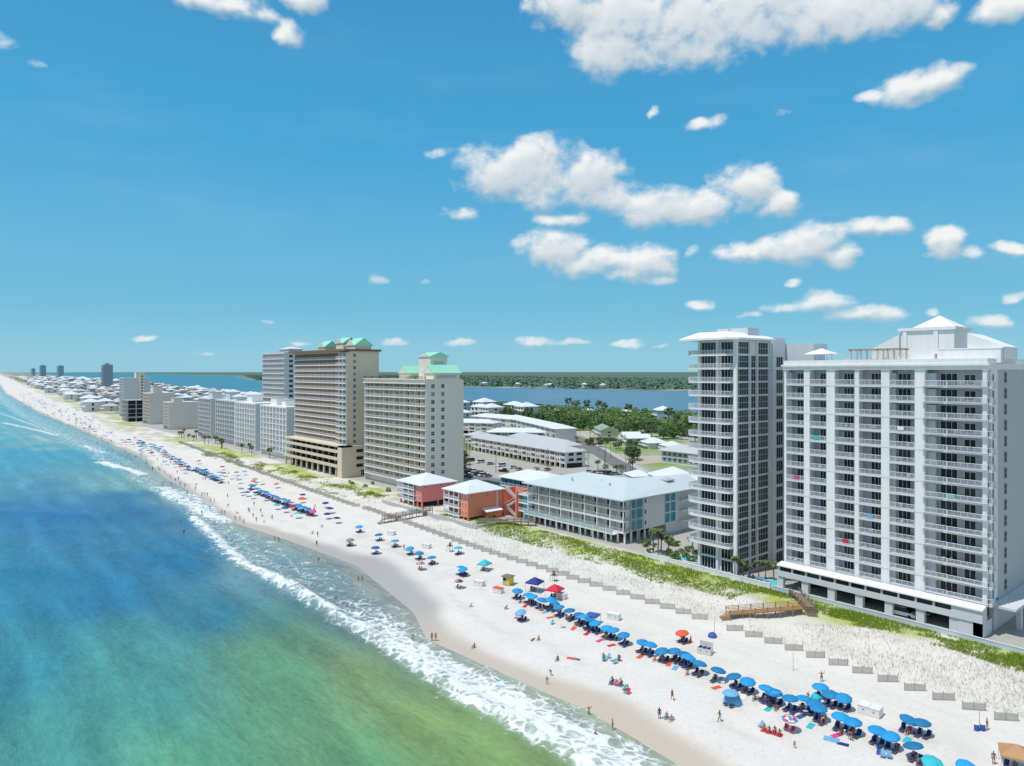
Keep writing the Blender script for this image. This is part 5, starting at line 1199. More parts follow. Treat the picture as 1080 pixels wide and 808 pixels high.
# sea walls and fences
def wall_run(name, label, cat, x0, x1, y, h, t, mat, cap='bright', z=None, step=4.0, pilaster=True):
    r = thing(name, label, cat, ((x0+x1)/2, y, tz((x0+x1)/2,y) if z is None else z)); w = MB().box(-(x1-x0)/2, (x1-x0)/2, 0, t, -0.6, h); w.build('wall', mat, r)
    MB().box(-(x1-x0)/2-.05, (x1-x0)/2+.05, -.05, t+.05, h, h+.12).build('cap', cap, r)
    if pilaster:
        p = MB(); p.box(-.2,.2,-.08,t+.08,-.6,h+.3); me = p.mesh('pilaster', mat)
        for i in range(int((x1-x0)/step)+1): obj('pilaster', me, r, (-(x1-x0)/2+.25+i*step, 0, 0.0))
    return r
wall_run('sea_wall', 'low grey wall along the seaward side of the long white condominium', 'wall', -83, -20, 145.6, 1.0, 0.3, 'bluegrey', 'bluegrey', 3.0, pilaster=False)
wall_run('sea_wall', 'white pool wall with square posts before the glass tower', 'wall', -119, -84, 145.8, 1.2, 0.25, 'white', 'bright', 3.0, 3.5)
r = thing('picket_fence', 'white picket fence on posts before the salmon and rose houses', 'fence', (-200,132,2.7)); w = MB(); rail_run(w, [(-33,0),(25,0)], 1.3, 0.2, 0.09); w.build('picket_panel', 'whitewall', r)
w = MB().box(-.09,.09,-.09,.09,0,1.7).mesh('post','whitewall')
for i in range(20): obj('post', w, r, (-33+i*3.05,0,0))
w = MB(); rail_run(w, [(25,0),(25,9)], 1.3, 0.2, 0.09); w.build('picket_panel', 'whitewall', r)
def pool(label, x, y, w, d, shape=0):
    r = thing('swimming_pool', label, 'pool', (x,y,3.03)); pts = [(w/2*math.copysign(abs(math.cos(t))**.6,math.cos(t)), d/2*math.copysign(abs(math.sin(t))**.6,math.sin(t))) for t in [i*PI/12 for i in range(24)]]
    MB().prism([(a*1.13,b*1.13) for a,b in pts], 0, .10).build('coping', 'bright', r); MB().prism(pts, .102, .13).build('water', 'pool', r)
setting(MB().box(-121,-84,146.2,149.4,3.0,3.012).box(-121,-105.8,149.4,160,3.0,3.012).build('pool_deck', 'lot'))
pool('small turquoise pool on the deck left of the glass tower', -110.5, 153, 7, 4); pool('turquoise pool beside the corner of the long condominium', -85.4, 150.4, 4.4, 5)
lg = MB().box(-.3,.3,-.9,.5,.25,.36); lg.add([(-.3,.5,.3),(.3,.5,.3),(.3,.95,.75),(-.3,.95,.75)],[(0,1,2,3)])
for x in (-.25,.25):
    for y in (-.8,.4): lg.box(x-.03,x+.03,y-.03,y+.03,0,.25)
lgm = lg.mesh('pool_lounger','skyfab')
for i in range(11):
    o = obj('pool_lounger', lgm, None, (-104.5+i*1.25, 147.7+random.uniform(-.2,.2), 3.02)); o.rotation_euler.z = random.uniform(-.2,.2); tag(o, 'pale blue lounger in the row at the foot of the glass tower', 'lounger', 'loungers before the glass tower')
for i in range(8):
    o = obj('pool_lounger', lgm, None, (-91.5+(i%4)*1.3, 147.6+(i//4)*3.2, 3.02)); o.rotation_euler.z = 1.2; tag(o, 'pale blue lounger by the pool beside the long condominium', 'lounger', 'loungers by the corner pool')
def boardwalk(label, ax, ay, bx, by, za, zb, w, mat, step_end=True):
    l = math.hypot(bx-ax, by-ay); r = thing('boardwalk', label, 'boardwalk', (ax,ay,0), math.atan2(by-ay,bx-ax)); d = MB(); n = int(l/.2)
    for i in range(n):
        z = za+(zb-za)*i/n; d.box(i*.2, i*.2+.18, -w/2, w/2, z-.06, z)
    d.build('deck', mat, r); m = int(l/2.2)
    pm = MB().box(-.08,.08,-.08,.08,-2.2,1.1).mesh('post', mat)
    for i in range(m+1):
        for s in (-1,1): obj('post', pm, r, (i*l/m, s*w/2, za+(zb-za)*i/m))
    for s in (-1,1):
        q = MB()
        for h in (.45,.75,1.05): q.tube((0,s*w/2,za+h),(l,s*w/2,zb+h),.06,n=4)
        q.build('handrail', mat, r)
    st = MB()
    for i in range(8): st.box(-.3*(i+1), -.3*i-.02, -w/2, w/2, za-.2*(i+1)-.05, za-.2*(i+1))
    st.build('steps', mat, r)
    return r
boardwalk('weathered boardwalk with stairs crossing the dune before the rose house', -206, 117, -203, 134, 3.0, 4.4, 2.2, 'wood')
boardwalk('brown wooden dune crossover with stairs down to the sand beside the long condominium', -80.5, 124.5, -71, 136.5, 3.2, 4.3, 2.4, 'planks')
boardwalk('grey wooden walkway behind the brown dune crossover', -70, 137.6, -78, 146, 4.3, 3.8, 2.0, 'wood')
boardwalk('dark wooden walkway below the teal house beside the hotel', -180, 137, -166, 149, 3.6, 4.3, 2.0, 'wood')
# sand fences: angled panels in a stepped line
def fence_proto():
    t = thing('sand_fence', 'fence', 'fence', (0,0,-400)); s = MB()
    for i in range(38): x = -1.5+i*3.0/37; s.box(x-.028, x+.028, -.012, .012, .03, 1.15+random.uniform(-.05,.05))
    for z in (.3,.62,.95): s.box(-1.52,1.52,-.02,.02,z-.012,z+.012)
    s.build('slat_panel', 'slat', t); p = MB().box(-.05,.05,-.05,.05,-.4,1.35).mesh('post','slat')
    for x in (-1.52,0.0,1.52): obj('post', p, t, (x,.06,0))
    return proto_tree(t)
FP_ = fence_proto(); k = 0; x = -31.5
while x > -232:
    y = 119.6+math.sin(x*.05)*.6+(0.6 if x < -120 else 0)+max(0,(-x-150)*.03)
    if not (-82.5 < x < -77.5):
        place(FP_, (x,y,tz(x,y)), rad(40+random.uniform(-4,4)), 'slatted sand fence panel, %s in the stepped line counting from the right edge' % ordinal(k)); k += 1
    x -= 4.05 if x > -110 else 3.75
x = -236
while x > -520:
    y = float(np.interp(x,[-520,-430,-306,-222],[136,131,125,122])); place(FP_, (x,y,tz(x,y)), rad(40), 'slatted sand fence panel in the far line below the tan and cream towers', 'far sand fence panels'); x -= 4.4
# utility poles
def util_pole(label, x, y, h, group=None, lamp=False):
    r = thing('utility_pole', label, 'pole', (x,y,3.0), 0.6, group); MB().tube((0,0,-.3),(0,0,h),.16,.11,7).build('pole', 'pole', r); MB().box(-1.1,1.1,-.07,.07,h-1.0,h-.85).build('crossarm', 'pole', r)
for i,(x,y) in enumerate(((-278,206),(-266,213),(-256,238),(-300,204),(-240,262),(-252,276),(-270,300),(-296,318),(-330,346),(-360,360),(-395,402),(-345,395),(-236,246),(-226,262))): util_pole('tall utility pole standing by the road and parking lot', x, y, random.uniform(9.5,12), 'utility poles behind the hotel')
# cars
def car_proto(mat, kind):
    t = thing('parked_car', 'car', 'car', (0,0,-450)); L_, W_ = (4.5,1.8) if kind == 'sedan' else (5.3,1.95); hb = .85 if kind == 'sedan' else 1.05; ht = 1.45 if kind == 'sedan' else 1.85
    b = MB(); pr = [(-L_/2,.35),(L_/2,.35),(L_/2,hb*.82),(L_/2-.9,hb),(-L_/2+.25,hb),(-L_/2,hb*.8)]
    vs = [(x,-W_/2,z) for x,z in pr]+[(x,W_/2,z) for x,z in pr]; n = len(pr); b.add(vs, [tuple(range(n-1,-1,-1)), tuple(range(n,2*n))]+[(i,(i+1)%n,n+(i+1)%n,n+i) for i in range(n)]); b.build('body', mat, t)
    c0, c1, c2, c3 = (-1.7,-1.1,.45,1.15) if kind == 'sedan' else (-.2,.0,1.0,1.6)
    if kind == 'van': c0, c1, c2, c3 = -2.4,-2.2,.9,1.6
    g = MB(); lo_ = [(c0,-W_/2+.06,hb),(c3,-W_/2+.06,hb),(c3,W_/2-.06,hb),(c0,W_/2-.06,hb)]; hi_ = [(c1,-W_/2+.22,ht),(c2,-W_/2+.22,ht),(c2,W_/2-.22,ht),(c1,W_/2-.22,ht)]
    g.add(lo_+hi_, [(i,(i+1)%4,4+(i+1)%4,4+i) for i in range(4)]); g.build('windows', 'glass', t); MB().add([(x,y,z+.02) for x,y,z in hi_]+[(x,y,z-.06) for x,y,z in hi_], [(0,1,2,3)]+[(i,4+i,4+(i+1)%4,(i+1)%4) for i in range(4)]).build('roof', mat, t)
    wm = MB(); wm.tube((0,-.11,0),(0,.11,0),.34,n=12); wm = wm.mesh('wheel','tyre')
    for x in (-L_*.3,L_*.3):
        for y in (-W_/2+.08,W_/2-.08): obj('wheel', wm, t, (x,y,.34))
    return proto_tree(t)
CP = {(m,k): car_proto(m,k) for m,k in (('car_white','sedan'),('car_dark','van'),('car_grey','sedan'),('car_white','van'),('car_dark','pickup'))}
CN = {'car_white':'white','car_dark':'black','car_grey':'silver'}
def car(m, k, x, y, rz, where, group=None): place(CP[(m,k)], (x,y,3.03), rz, f'{CN[m]} {k} {where}', group)
car('car_dark','pickup',-265,217,.3,'alone in the middle of the parking lot'); car('car_grey','sedan',-265,227,1.9,'parked across the middle of the lot'); car('car_white','sedan',-260,234,1.9,'parked near the long condo row'); car('car_grey','sedan',-255,237,1.8,'near the east end of the condo row')
for i,(m,k) in enumerate((('car_dark','van'),('car_white','sedan'),('car_grey','sedan'),('car_dark','van'),('car_white','van'),('car_grey','sedan'))): car(m,k,-266+i*2.9-6,196.5+4.5+(i%2)*.4,PI/2,'in the row of cars beside the cream tower','cars beside the cream tower')
for i,(m,k) in enumerate((('car_white','sedan'),('car_grey','sedan'),('car_white','van'),('car_dark','van'),('car_white','pickup') if False else ('car_grey','sedan'))): car(m,k,-236+i*3.1,247+i*1.2,1.0,'in the short row at the end of the grey condo row','cars at the end of the condo row')
car('car_grey','sedan',-214,262,2.5,'driving on the diagonal road by the hotel')
car('car_white','van',-57.5,150.6,0.0,'parked inside the open garage of the long condominium')
for i in range(3): car(*random.choice((('car_dark','van'),('car_grey','sedan'),('car_dark','pickup'))),-79+i*12.3,155.2,PI/2,'dim inside the open garage of the long condominium','cars inside the garage')

for i in range(20):
    m, k = random.choice(list(CP)); car(m, k, -326+i*3.0*1.0+random.uniform(-.2,.2), 206.5 if i % 3 else 228.6, PI/2+random.choice((0,PI)), 'parked in a marked bay of the pale parking lot', 'cars in the marked bays')
for i in range(9):
    m, k = random.choice(list(CP)); car(m, k, -330+i*22+random.uniform(-6,6), 193.4 if i % 2 else 198.6, 0 if i % 2 else PI, 'driving on the road behind the beachfront buildings', 'cars on the coast road')

# ------------------------------------------------------------------ people
def skin_mesh(name, joints, edges, mat, lvl=1):
    """one continuous surface grown over a skeleton: joints {name:(x,y,z,r)}"""
    nm = list(joints); me = bpy.data.meshes.new(name); me.from_pydata([joints[n][:3] for n in nm], [(nm.index(a), nm.index(b)) for a,b in edges], [])
    o = bpy.data.objects.new(name, me); COL.objects.link(o); o.modifiers.new('s','SKIN'); sv = me.skin_vertices[0].data
    for i,n in enumerate(nm):
        r = joints[n][3]; sv[i].radius = (r, r*(joints[n][4] if len(joints[n]) > 4 else 1.0)); sv[i].use_root = (i == 0)
    s = o.modifiers.new('d','SUBSURF'); s.levels = lvl; s.render_levels = lvl
    dg = bpy.context.evaluated_depsgraph_get(); dg.update(); out = bpy.data.meshes.new_from_object(o.evaluated_get(dg)); out.name = name
    bpy.data.objects.remove(o); out.materials.clear(); out.materials.append(M[mat]); out.polygons.foreach_set('use_smooth', [True]*len(out.polygons)); return out
def skeleton(pose):
    """y- is the way the figure faces; metres, feet at z 0"""
    J = {'pelvis':(0,0,.93,.13,.8),'waist':(0,0,1.08,.12,.75),'chest':(0,.01,1.30,.155,.72),'neck':(0,.015,1.46,.055),'head':(0,-.005,1.585,.088,1.1),'crown':(0,.01,1.68,.072),'nose':(0,-.115,1.585,.014),
         'shL':(.19,.01,1.40,.062),'shR':(-.19,.01,1.40,.062),'hipL':(.10,0,.88,.095),'hipR':(-.10,0,.88,.095),'knL':(.11,-.02,.48,.06),'knR':(-.11,-.02,.48,.06),'anL':(.12,.02,.08,.042),'anR':(-.12,.02,.08,.042),
         'toL':(.13,-.16,.035,.035),'toR':(-.13,-.16,.035,.035),'elL':(.26,.03,1.12,.043),'elR':(-.26,.03,1.12,.043),'wrL':(.28,-.07,.88,.03),'wrR':(-.28,-.07,.88,.03)}
    if pose == 'walk':
        J.update(knL=(.11,-.20,.52,.06),anL=(.11,-.27,.10,.042),toL=(.12,-.45,.07,.035),knR=(-.11,.06,.48,.06),anR=(-.11,.30,.13,.042),toR=(-.11,.18,.03,.035),elL=(.25,.16,1.15,.043),wrL=(.27,.14,.90,.03),elR=(-.25,-.10,1.14,.043),wrR=(-.26,-.27,.95,.03))
    if pose == 'wave':
        J.update(elL=(.42,.0,1.48,.043),wrL=(.46,-.06,1.74,.03),elR=(-.42,-.02,1.32,.043),wrR=(-.62,-.10,1.30,.03))
    if pose == 'bend':
        J.update(waist=(0,-.10,1.05,.12,.75),chest=(0,-.30,1.17,.15,.72),neck=(0,-.46,1.22,.055),head=(0,-.57,1.20,.088,1.1),crown=(0,-.66,1.23,.07),nose=(0,-.60,1.09,.014),shL=(.19,-.40,1.20,.062),shR=(-.19,-.40,1.20,.062),elL=(.22,-.46,.92,.043),elR=(-.22,-.46,.92,.043),wrL=(.18,-.52,.68,.03),wrR=(-.18,-.52,.68,.03))
    if pose == 'sit':      # on the sand, knees up
        J.update(pelvis=(0,.10,.14,.13,.8),waist=(0,.14,.30,.12,.75),chest=(0,.16,.52,.15,.72),neck=(0,.13,.68,.055),head=(0,.09,.80,.088,1.1),crown=(0,.10,.89,.072),nose=(0,-.02,.80,.014),shL=(.19,.15,.62,.062),shR=(-.19,.15,.62,.062),hipL=(.10,.04,.13,.095),hipR=(-.10,.04,.13,.095),
                 knL=(.13,-.34,.40,.06),knR=(-.13,-.34,.40,.06),anL=(.12,-.60,.08,.042),anR=(-.12,-.60,.08,.042),toL=(.12,-.76,.05,.035),toR=(-.12,-.76,.05,.035),elL=(.28,-.02,.42,.043),elR=(-.28,-.02,.42,.043),wrL=(.16,-.28,.44,.03),wrR=(-.16,-.28,.44,.03))
    if pose == 'chair':    # on a low chair
        J.update(pelvis=(0,.10,.45,.13,.8),waist=(0,.16,.60,.12,.75),chest=(0,.22,.82,.15,.72),neck=(0,.22,.98,.055),head=(0,.18,1.10,.088,1.1),crown=(0,.20,1.19,.072),nose=(0,.07,1.10,.014),shL=(.19,.22,.92,.062),shR=(-.19,.22,.92,.062),hipL=(.10,.04,.44,.095),hipR=(-.10,.04,.44,.095),
                 knL=(.12,-.36,.50,.06),knR=(-.12,-.36,.50,.06),anL=(.12,-.62,.10,.042),anR=(-.12,-.62,.10,.042),toL=(.12,-.80,.06,.035),toR=(-.12,-.80,.06,.035),elL=(.29,.04,.70,.043),elR=(-.29,.04,.70,.043),wrL=(.24,-.20,.66,.03),wrR=(-.24,-.20,.66,.03))
    if pose == 'lie':      # on the back, head inland
        base = skeleton('stand'); J = {k:(v[0], 0.85-v[2]*1.0, .13+(-v[1])*.6, *v[3:]) for k,v in base.items()}
        J['nose'] = (0, 0.85-1.585, .24, .014); J['toL'] = (.14,.80,.22,.035); J['toR'] = (-.14,.80,.22,.035); J['anL'] = (.12,.77,.08,.042); J['anR'] = (-.12,.77,.08,.042)
    for s in ('L','R'):     # hands: palm, four fingers, a thumb from the side of the palm
        w_ = Vector(J['wr'+s][:3]); d = (w_-Vector(J['el'+s][:3])).normalized(); sd_ = d.cross(Vector((0,1,.2))).normalized() if abs(d.y) < .9 else Vector((1,0,0)); palm = w_+d*.075; J['pa'+s] = (*palm, .034)
        for i,(o_,l) in enumerate(((-.03,.07),(-.01,.085),(.01,.08),(.03,.062))):
            q = palm+sd_*o_+d*l; J[f'f{i}{s}'] = (*q, .009)
        q = w_+d*.05+sd_*-.065; J['th'+s] = (*q, .011)
    return J
def edges_of(J):
    E_ = [('pelvis','waist'),('waist','chest'),('chest','neck'),('neck','head'),('head','crown'),('head','nose')]
    for s in ('L','R'):
        E_ += [('chest','sh'+s),('sh'+s,'el'+s),('el'+s,'wr'+s),('wr'+s,'pa'+s),('pa'+s,'th'+s),('pelvis','hip'+s),('hip'+s,'kn'+s),('kn'+s,'an'+s),('an'+s,'to'+s)]+[('pa'+s,f'f{i}{s}') for i in range(4)]
    return E_
POSES = ('stand','walk','wave','bend','sit','chair','lie'); BODY = {}; TRUNKS = {}; TOP = {}; HAIR = {}
for ps in POSES:
    J = skeleton(ps); b0 = skin_mesh('body', J, edges_of(J), 'skin_a')
    for sk in ('skin_a','skin_b','skin_c'):
        c = b0.copy(); c.materials.clear(); c.materials.append(M[sk]); BODY[ps,sk] = c
    K = {}
    for n in ('pelvis','hipL','hipR'): v = J[n]; K[n] = (*v[:3], v[3]+.022, *(v[4:] or (1,)))
    for s in ('L','R'):
        h, k = Vector(J['hip'+s][:3]), Vector(J['kn'+s][:3]); q = h.lerp(k, .55); K['leg'+s] = (*q, .10)
    wv = J['waist']; K['belt'] = (*Vector(J['pelvis'][:3]).lerp(Vector(wv[:3]), .5), .14, .8)
    t0 = skin_mesh('trunks', K, [('pelvis','belt'),('pelvis','hipL'),('pelvis','hipR'),('hipL','legL'),('hipR','legR')], 'c_navy')
    c_ = Vector(J['chest'][:3]); w_ = Vector(J['waist'][:3])
    K = {'c':(*c_.lerp(w_,.15), .172,.78),'w':(*w_, .14,.8),'p':(*Vector(J['pelvis'][:3]), .15,.82),'a':(*(c_+(Vector(J['shL'][:3])-c_)*.9), .075),'b':(*(c_+(Vector(J['shR'][:3])-c_)*.9), .075)}
    s0 = skin_mesh('shirt', K, [('c','w'),('w','p'),('c','a'),('c','b')], 'c_white')
    h_ = Vector(J['head'][:3]); cr = Vector(J['crown'][:3]); n_ = Vector(J['nose'][:3]); bk = (h_-n_).normalized()
    K = {'a':(*(cr+bk*.02), .085),'b':(*(h_+bk*.055+(cr-h_)*.3), .082),'c':(*(h_+bk*.06-(cr-h_)*.6), .05)}
    h0 = skin_mesh('hair', K, [('a','b'),('b','c')], 'hair')
    for cl in ('c_black','c_navy','c_red','c_green','c_white','c_purple','c_pink','c_yellow','c_teal','c_grey'):
        c = t0.copy(); c.materials.clear(); c.materials.append(M[cl]); TRUNKS[ps,cl] = c
        c = s0.copy(); c.materials.clear(); c.materials.append(M[cl]); TOP[ps,cl] = c
    HAIR[ps] = h0
def person(pose, x, y, z, rz, label, group=None, skin=None, trunks=None, top=None, s=1.0):
    p = thing('person', label, 'person', (x,y,z), rz, group); p.scale = (s,s,s); skin = skin or random.choice(('skin_a','skin_a','skin_b','skin_b','skin_c'))
    obj('body', BODY[pose,skin], p); obj('swimsuit', TRUNKS[pose, trunks or random.choice(('c_black','c_navy','c_red','c_teal','c_grey','c_pink'))], p); obj('hair', HAIR[pose], p)
    if top: obj('top', TOP[pose,top], p)
    return p
def P(pose, px, py, label, rz=None, dz=0.0, dx=0.0, **k):
    x, y, z = at(px, py); return person(pose, x+dx, y, z+dz, random.uniform(0,6.3) if rz is None else rz, label, **k)
SEA = 0.0                                        # facing the water (south)
P('walk', 709, 738.5, 'person walking alone on the smooth sand right of the group of seated bathers', 1.2, skin='skin_b', trunks='c_black')
P('stand', 695.5, 758, 'person in purple top standing left of two seated bathers on a pale blue towel', .5, trunks='c_black', top='c_purple')
P('sit', 703, 757, 'person sitting beside the one in a purple top, on a pale blue towel', .3, top='c_teal', trunks='c_navy'); P('sit', 708, 760, 'person sitting lowest in the trio by the pale blue towel', .2, trunks='c_pink')
P('walk', 759, 761, 'person in a black top and bright yellow-green shorts walking near the water', -.8, trunks='c_green', top='c_black')
P('stand', 646, 770, 'person in a yellow shirt wading in the shallow foam', 2.0, trunks='c_navy', top='c_yellow'); P('wave', 621, 754, 'person with yellow top playing in the foam further out', .5, top='c_yellow', dz=-.35); P('stand', 628, 776, 'bather with only head and chest above the foam', .5, dz=-.95, trunks='c_teal')
P('stand', 577, 722, 'one of two children at the edge of the wet sand, pale shorts, nearer the foam', 1.0, trunks='c_white', s=.8); P('bend', 581, 712, 'one of two children at the edge of the wet sand, dark clothes, bending', .4, trunks='c_black', top='c_black', s=.85)
P('stand', 455.5, 676, 'person in dark trunks at the left of a standing pair on the wet sand', .3, trunks='c_black', skin='skin_b'); P('stand', 459.5, 676, 'person in red at the right of a standing pair on the wet sand', .5, trunks='c_red', top='c_red')
P('sit', 500, 683, 'person with red swimsuit sitting alone on the wet sand', .2, trunks='c_red', skin='skin_b')
P('walk', 435.5, 677, 'person wading knee deep where the surf begins, alone', 1.0, trunks='c_grey', dz=-.1); P('stand', 408.5, 714, 'swimmer with only the head out of the green water', .2, dz=-1.35); P('wave', 194, 563, 'surfer standing waist deep far out in the blue water', 1.5, dz=-.7, trunks='c_black', top='c_black', s=1.3)
P('walk', 378, 614, 'left of two walkers on the shaded wet sand', .8, trunks='c_black'); P('walk', 382, 614, 'right of two walkers on the shaded wet sand', .9, trunks='c_navy')
P('walk', 320, 640, 'swimmer half under the breaking wave', .8, dz=-1.0)
P('wave', 866.5, 719, 'person with outstretched arms behind the blue umbrellas, below the fence', .5, skin='skin_b', trunks='c_black')
P('stand', 1041, 770, 'person in a red top standing beside two blue bins', 1.5, trunks='c_teal', top='c_red'); P('stand', 1048, 806, 'person in dark clothes standing left of the tan canopy', .5, top='c_grey')
P('bend', 896, 780, 'person in dark clothes bending between the umbrella pairs', .5, top='c_purple', trunks='c_black'); P('walk', 838, 789, 'small child in red walking near a bucket, below the striped umbrella', .5, trunks='c_red', s=.6)
P('stand', 426, 580, 'person in red standing left of a blue umbrella', .5, trunks='c_red', skin='skin_b'); P('stand', 636.5, 698, 'person in teal standing at the left of the beach chair circle', .6, top='c_teal')
P('bend', 653, 697, 'person in purple bending at the right of the beach chair circle', .6, top='c_purple')
for i,(px,py) in enumerate(((806,769),(811,772),(817,772),(822,775))): P('sit', px, py, 'person sitting in the row of four on red towels left of the striped umbrella', .2, group='four sunbathers on red towels', trunks='c_red')
P('lie', 562, 675, 'sunbather lying flat on a towel at the left of a pair', .4, trunks='c_navy'); P('sit', 568, 675, 'sunbather sitting up at the right of a pair on a towel', .4, trunks='c_grey')
P('sit', 588, 696+.5, 'person lying beside an orange towel alone in mid-beach', .4, skin='skin_c')

# ------------------------------------------------------------------ umbrellas, chairs, canopies
def umbrella_proto(mat, r=1.25, h=1.80, stripes=None, label='umbrella'):
    t = thing('beach_umbrella', label, 'umbrella', (0,0,-600)); c = MB(); n = 16; rings = [(0,.0),(.45,-.09),(.8,-.25),(1.0,-.42)]; vs = [(0,0,h+.45)]
    for q,(f,dz) in enumerate(rings[1:]):
        for i in range(n):
            a = 2*PI*i/n; sc = f*r*(1.0 if i % 2 == 0 else .955); vs.append((sc*math.cos(a), sc*math.sin(a), h+.45+dz-(0 if i % 2 == 0 else .02*f)))
    fs = [(0,1+i,1+(i+1)%n) for i in range(n)]+[(1+q*n+i,1+(q+1)*n+i,1+(q+1)*n+(i+1)%n,1+q*n+(i+1)%n) for q in range(2) for i in range(n)]
    c.add(vs, fs); o_ = len(c.v); k = 1+2*n
    c.add([vs[k+i] for i in range(n)]+[(vs[k+i][0]*1.01,vs[k+i][1]*1.01,vs[k+i][2]-.14) for i in range(n)], [(i,n+i,n+(i+1)%n,(i+1)%n) for i in range(n)])
    if stripes: c.m = [(i//2) % 2 if len(f) and False else ((j//2) % len(stripes)) for j,f in enumerate(c.f)]
    c.build('canopy', stripes or mat, t); p = MB(); p.tube((0,0,-.4),(0,0,h+.46),.026,n=6); p.build('pole', 'whitefab', t)
    q = MB()
    for i in range(8): a = 2*PI*i/8; q.tube((0,0,h-.25),(r*.55*math.cos(a),r*.55*math.sin(a),h+.28),.009,n=3)
    q.build('ribs', 'metal', t)
    return proto_tree(t)
UB = umbrella_proto('bluefab'); MATS_U = {}
def recol(mat):
    if mat not in MATS_U:
        c = [k for k,_ in KIDS[UB.name] if k.name.startswith('canopy')][0].data.copy(); c.materials.clear(); c.materials.append(M[mat]); MATS_U[mat] = {'canopy':c}
    return MATS_U[mat]
def umbrella(px, py, label, group=None, mat=None, s=1.0, base=False):
    x, y, z = at(px, py, 0.0 if base else 1.95*s); o = place(UB, (x,y,z), random.uniform(0,6), label, group, s, recol(mat) if mat else None)
    o.rotation_euler = (random.gauss(0,.11), random.gauss(0,.11), random.uniform(0,6)); return x, y, z
def lounger_proto():
    t = thing('beach_lounger', 'lounger', 'lounger', (0,0,-650)); f = MB()
    for x in (-.29,.29):
        f.box(x-.025,x+.025,-.95,.45,.26,.31); f.tube((x,.42,.30),(x,.80,.86),.025,n=4)
        for y in (-.85,.35): f.box(x-.025,x+.025,y-.025,y+.025,0,.26)
    f.box(-.29,.29,-.95,-.90,.262,.308); f.build('frame', 'wood', t); MB().box(-.265,.265,-.90,.42,.31,.37).build('seat_cushion','cushion',t)
    MB().add([(-.265,.40,.34),(.265,.40,.34),(.265,.76,.88),(-.265,.76,.88),(-.265,.34,.39),(.265,.34,.39),(.265,.70,.92),(-.265,.70,.92)],[(0,3,2,1),(4,5,6,7),(0,1,5,4),(1,2,6,5),(2,3,7,6),(3,0,4,7)]).build('back_cushion','cushion',t)
    return proto_tree(t)
LO = lounger_proto()
def lounger(x, y, rz, label, group=None): return place(LO, (x,y,tz(x,y)), rz, label, group)
def chair_proto(mat):
    t = thing('beach_chair', 'chair', 'chair', (0,0,-660)); f = MB()
    for x in (-.28,.28):
        f.tube((x,-.35,0),(x,.30,.42),.018,n=4); f.tube((x,.35,0),(x,-.30,.42),.018,n=4); f.tube((x,.15,.25),(x,.45,.85),.018,n=4); f.tube((x,-.3,.45),(x,.3,.48),.022,n=4)
    f.build('frame','metal',t); MB().add([(-.27,-.32,.34),(.27,-.32,.34),(.27,.2,.24),(-.27,.2,.24)],[(0,1,2,3)]).build('seat',mat,t); MB().add([(-.27,.18,.26),(.27,.18,.26),(.27,.47,.85),(-.27,.47,.85)],[(0,1,2,3)]).build('backrest',mat,t)
    return proto_tree(t)
CH = {m: chair_proto(m) for m in ('skyfab','navyfab','redfab','tealfab','pinkfab','whitefab')}
CHN = {'skyfab':'sky blue','navyfab':'navy','redfab':'red','tealfab':'teal','pinkfab':'pink','whitefab':'white'}
def bchair(m, x, y, rz, label, group=None): return place(CH[m], (x,y,tz(x,y)), rz, label, group)
def Z(ox, oy, k, pts): return [(ox+x/k, oy+y/k) for x,y in pts]
ROW = Z(360,520,4.4875,[(832,458),(886,479),(907,486),(946,502),(990,500),(998,513),(1036,538)])
ROW += Z(530,580,5.684,[(407,360),(460,385),(488,397),(523,418),(562,433),(627,463),(672,476),(732,504),(838,548),(880,562),(965,598),(1038,600)])
ROW += Z(640,640,5.684,[(460,280),(478,294),(547,335),(660,375),(775,412),(845,437),(950,483),(1005,507)])
ROW += Z(810,640,4,[(0,350),(30,360),(95,382),(150,385),(195,402),(215,425),(222,333),(265,362),(318,375),(305,457),(360,480),(460,515),(520,538),(580,466),(650,485),(625,585),(825,657)])
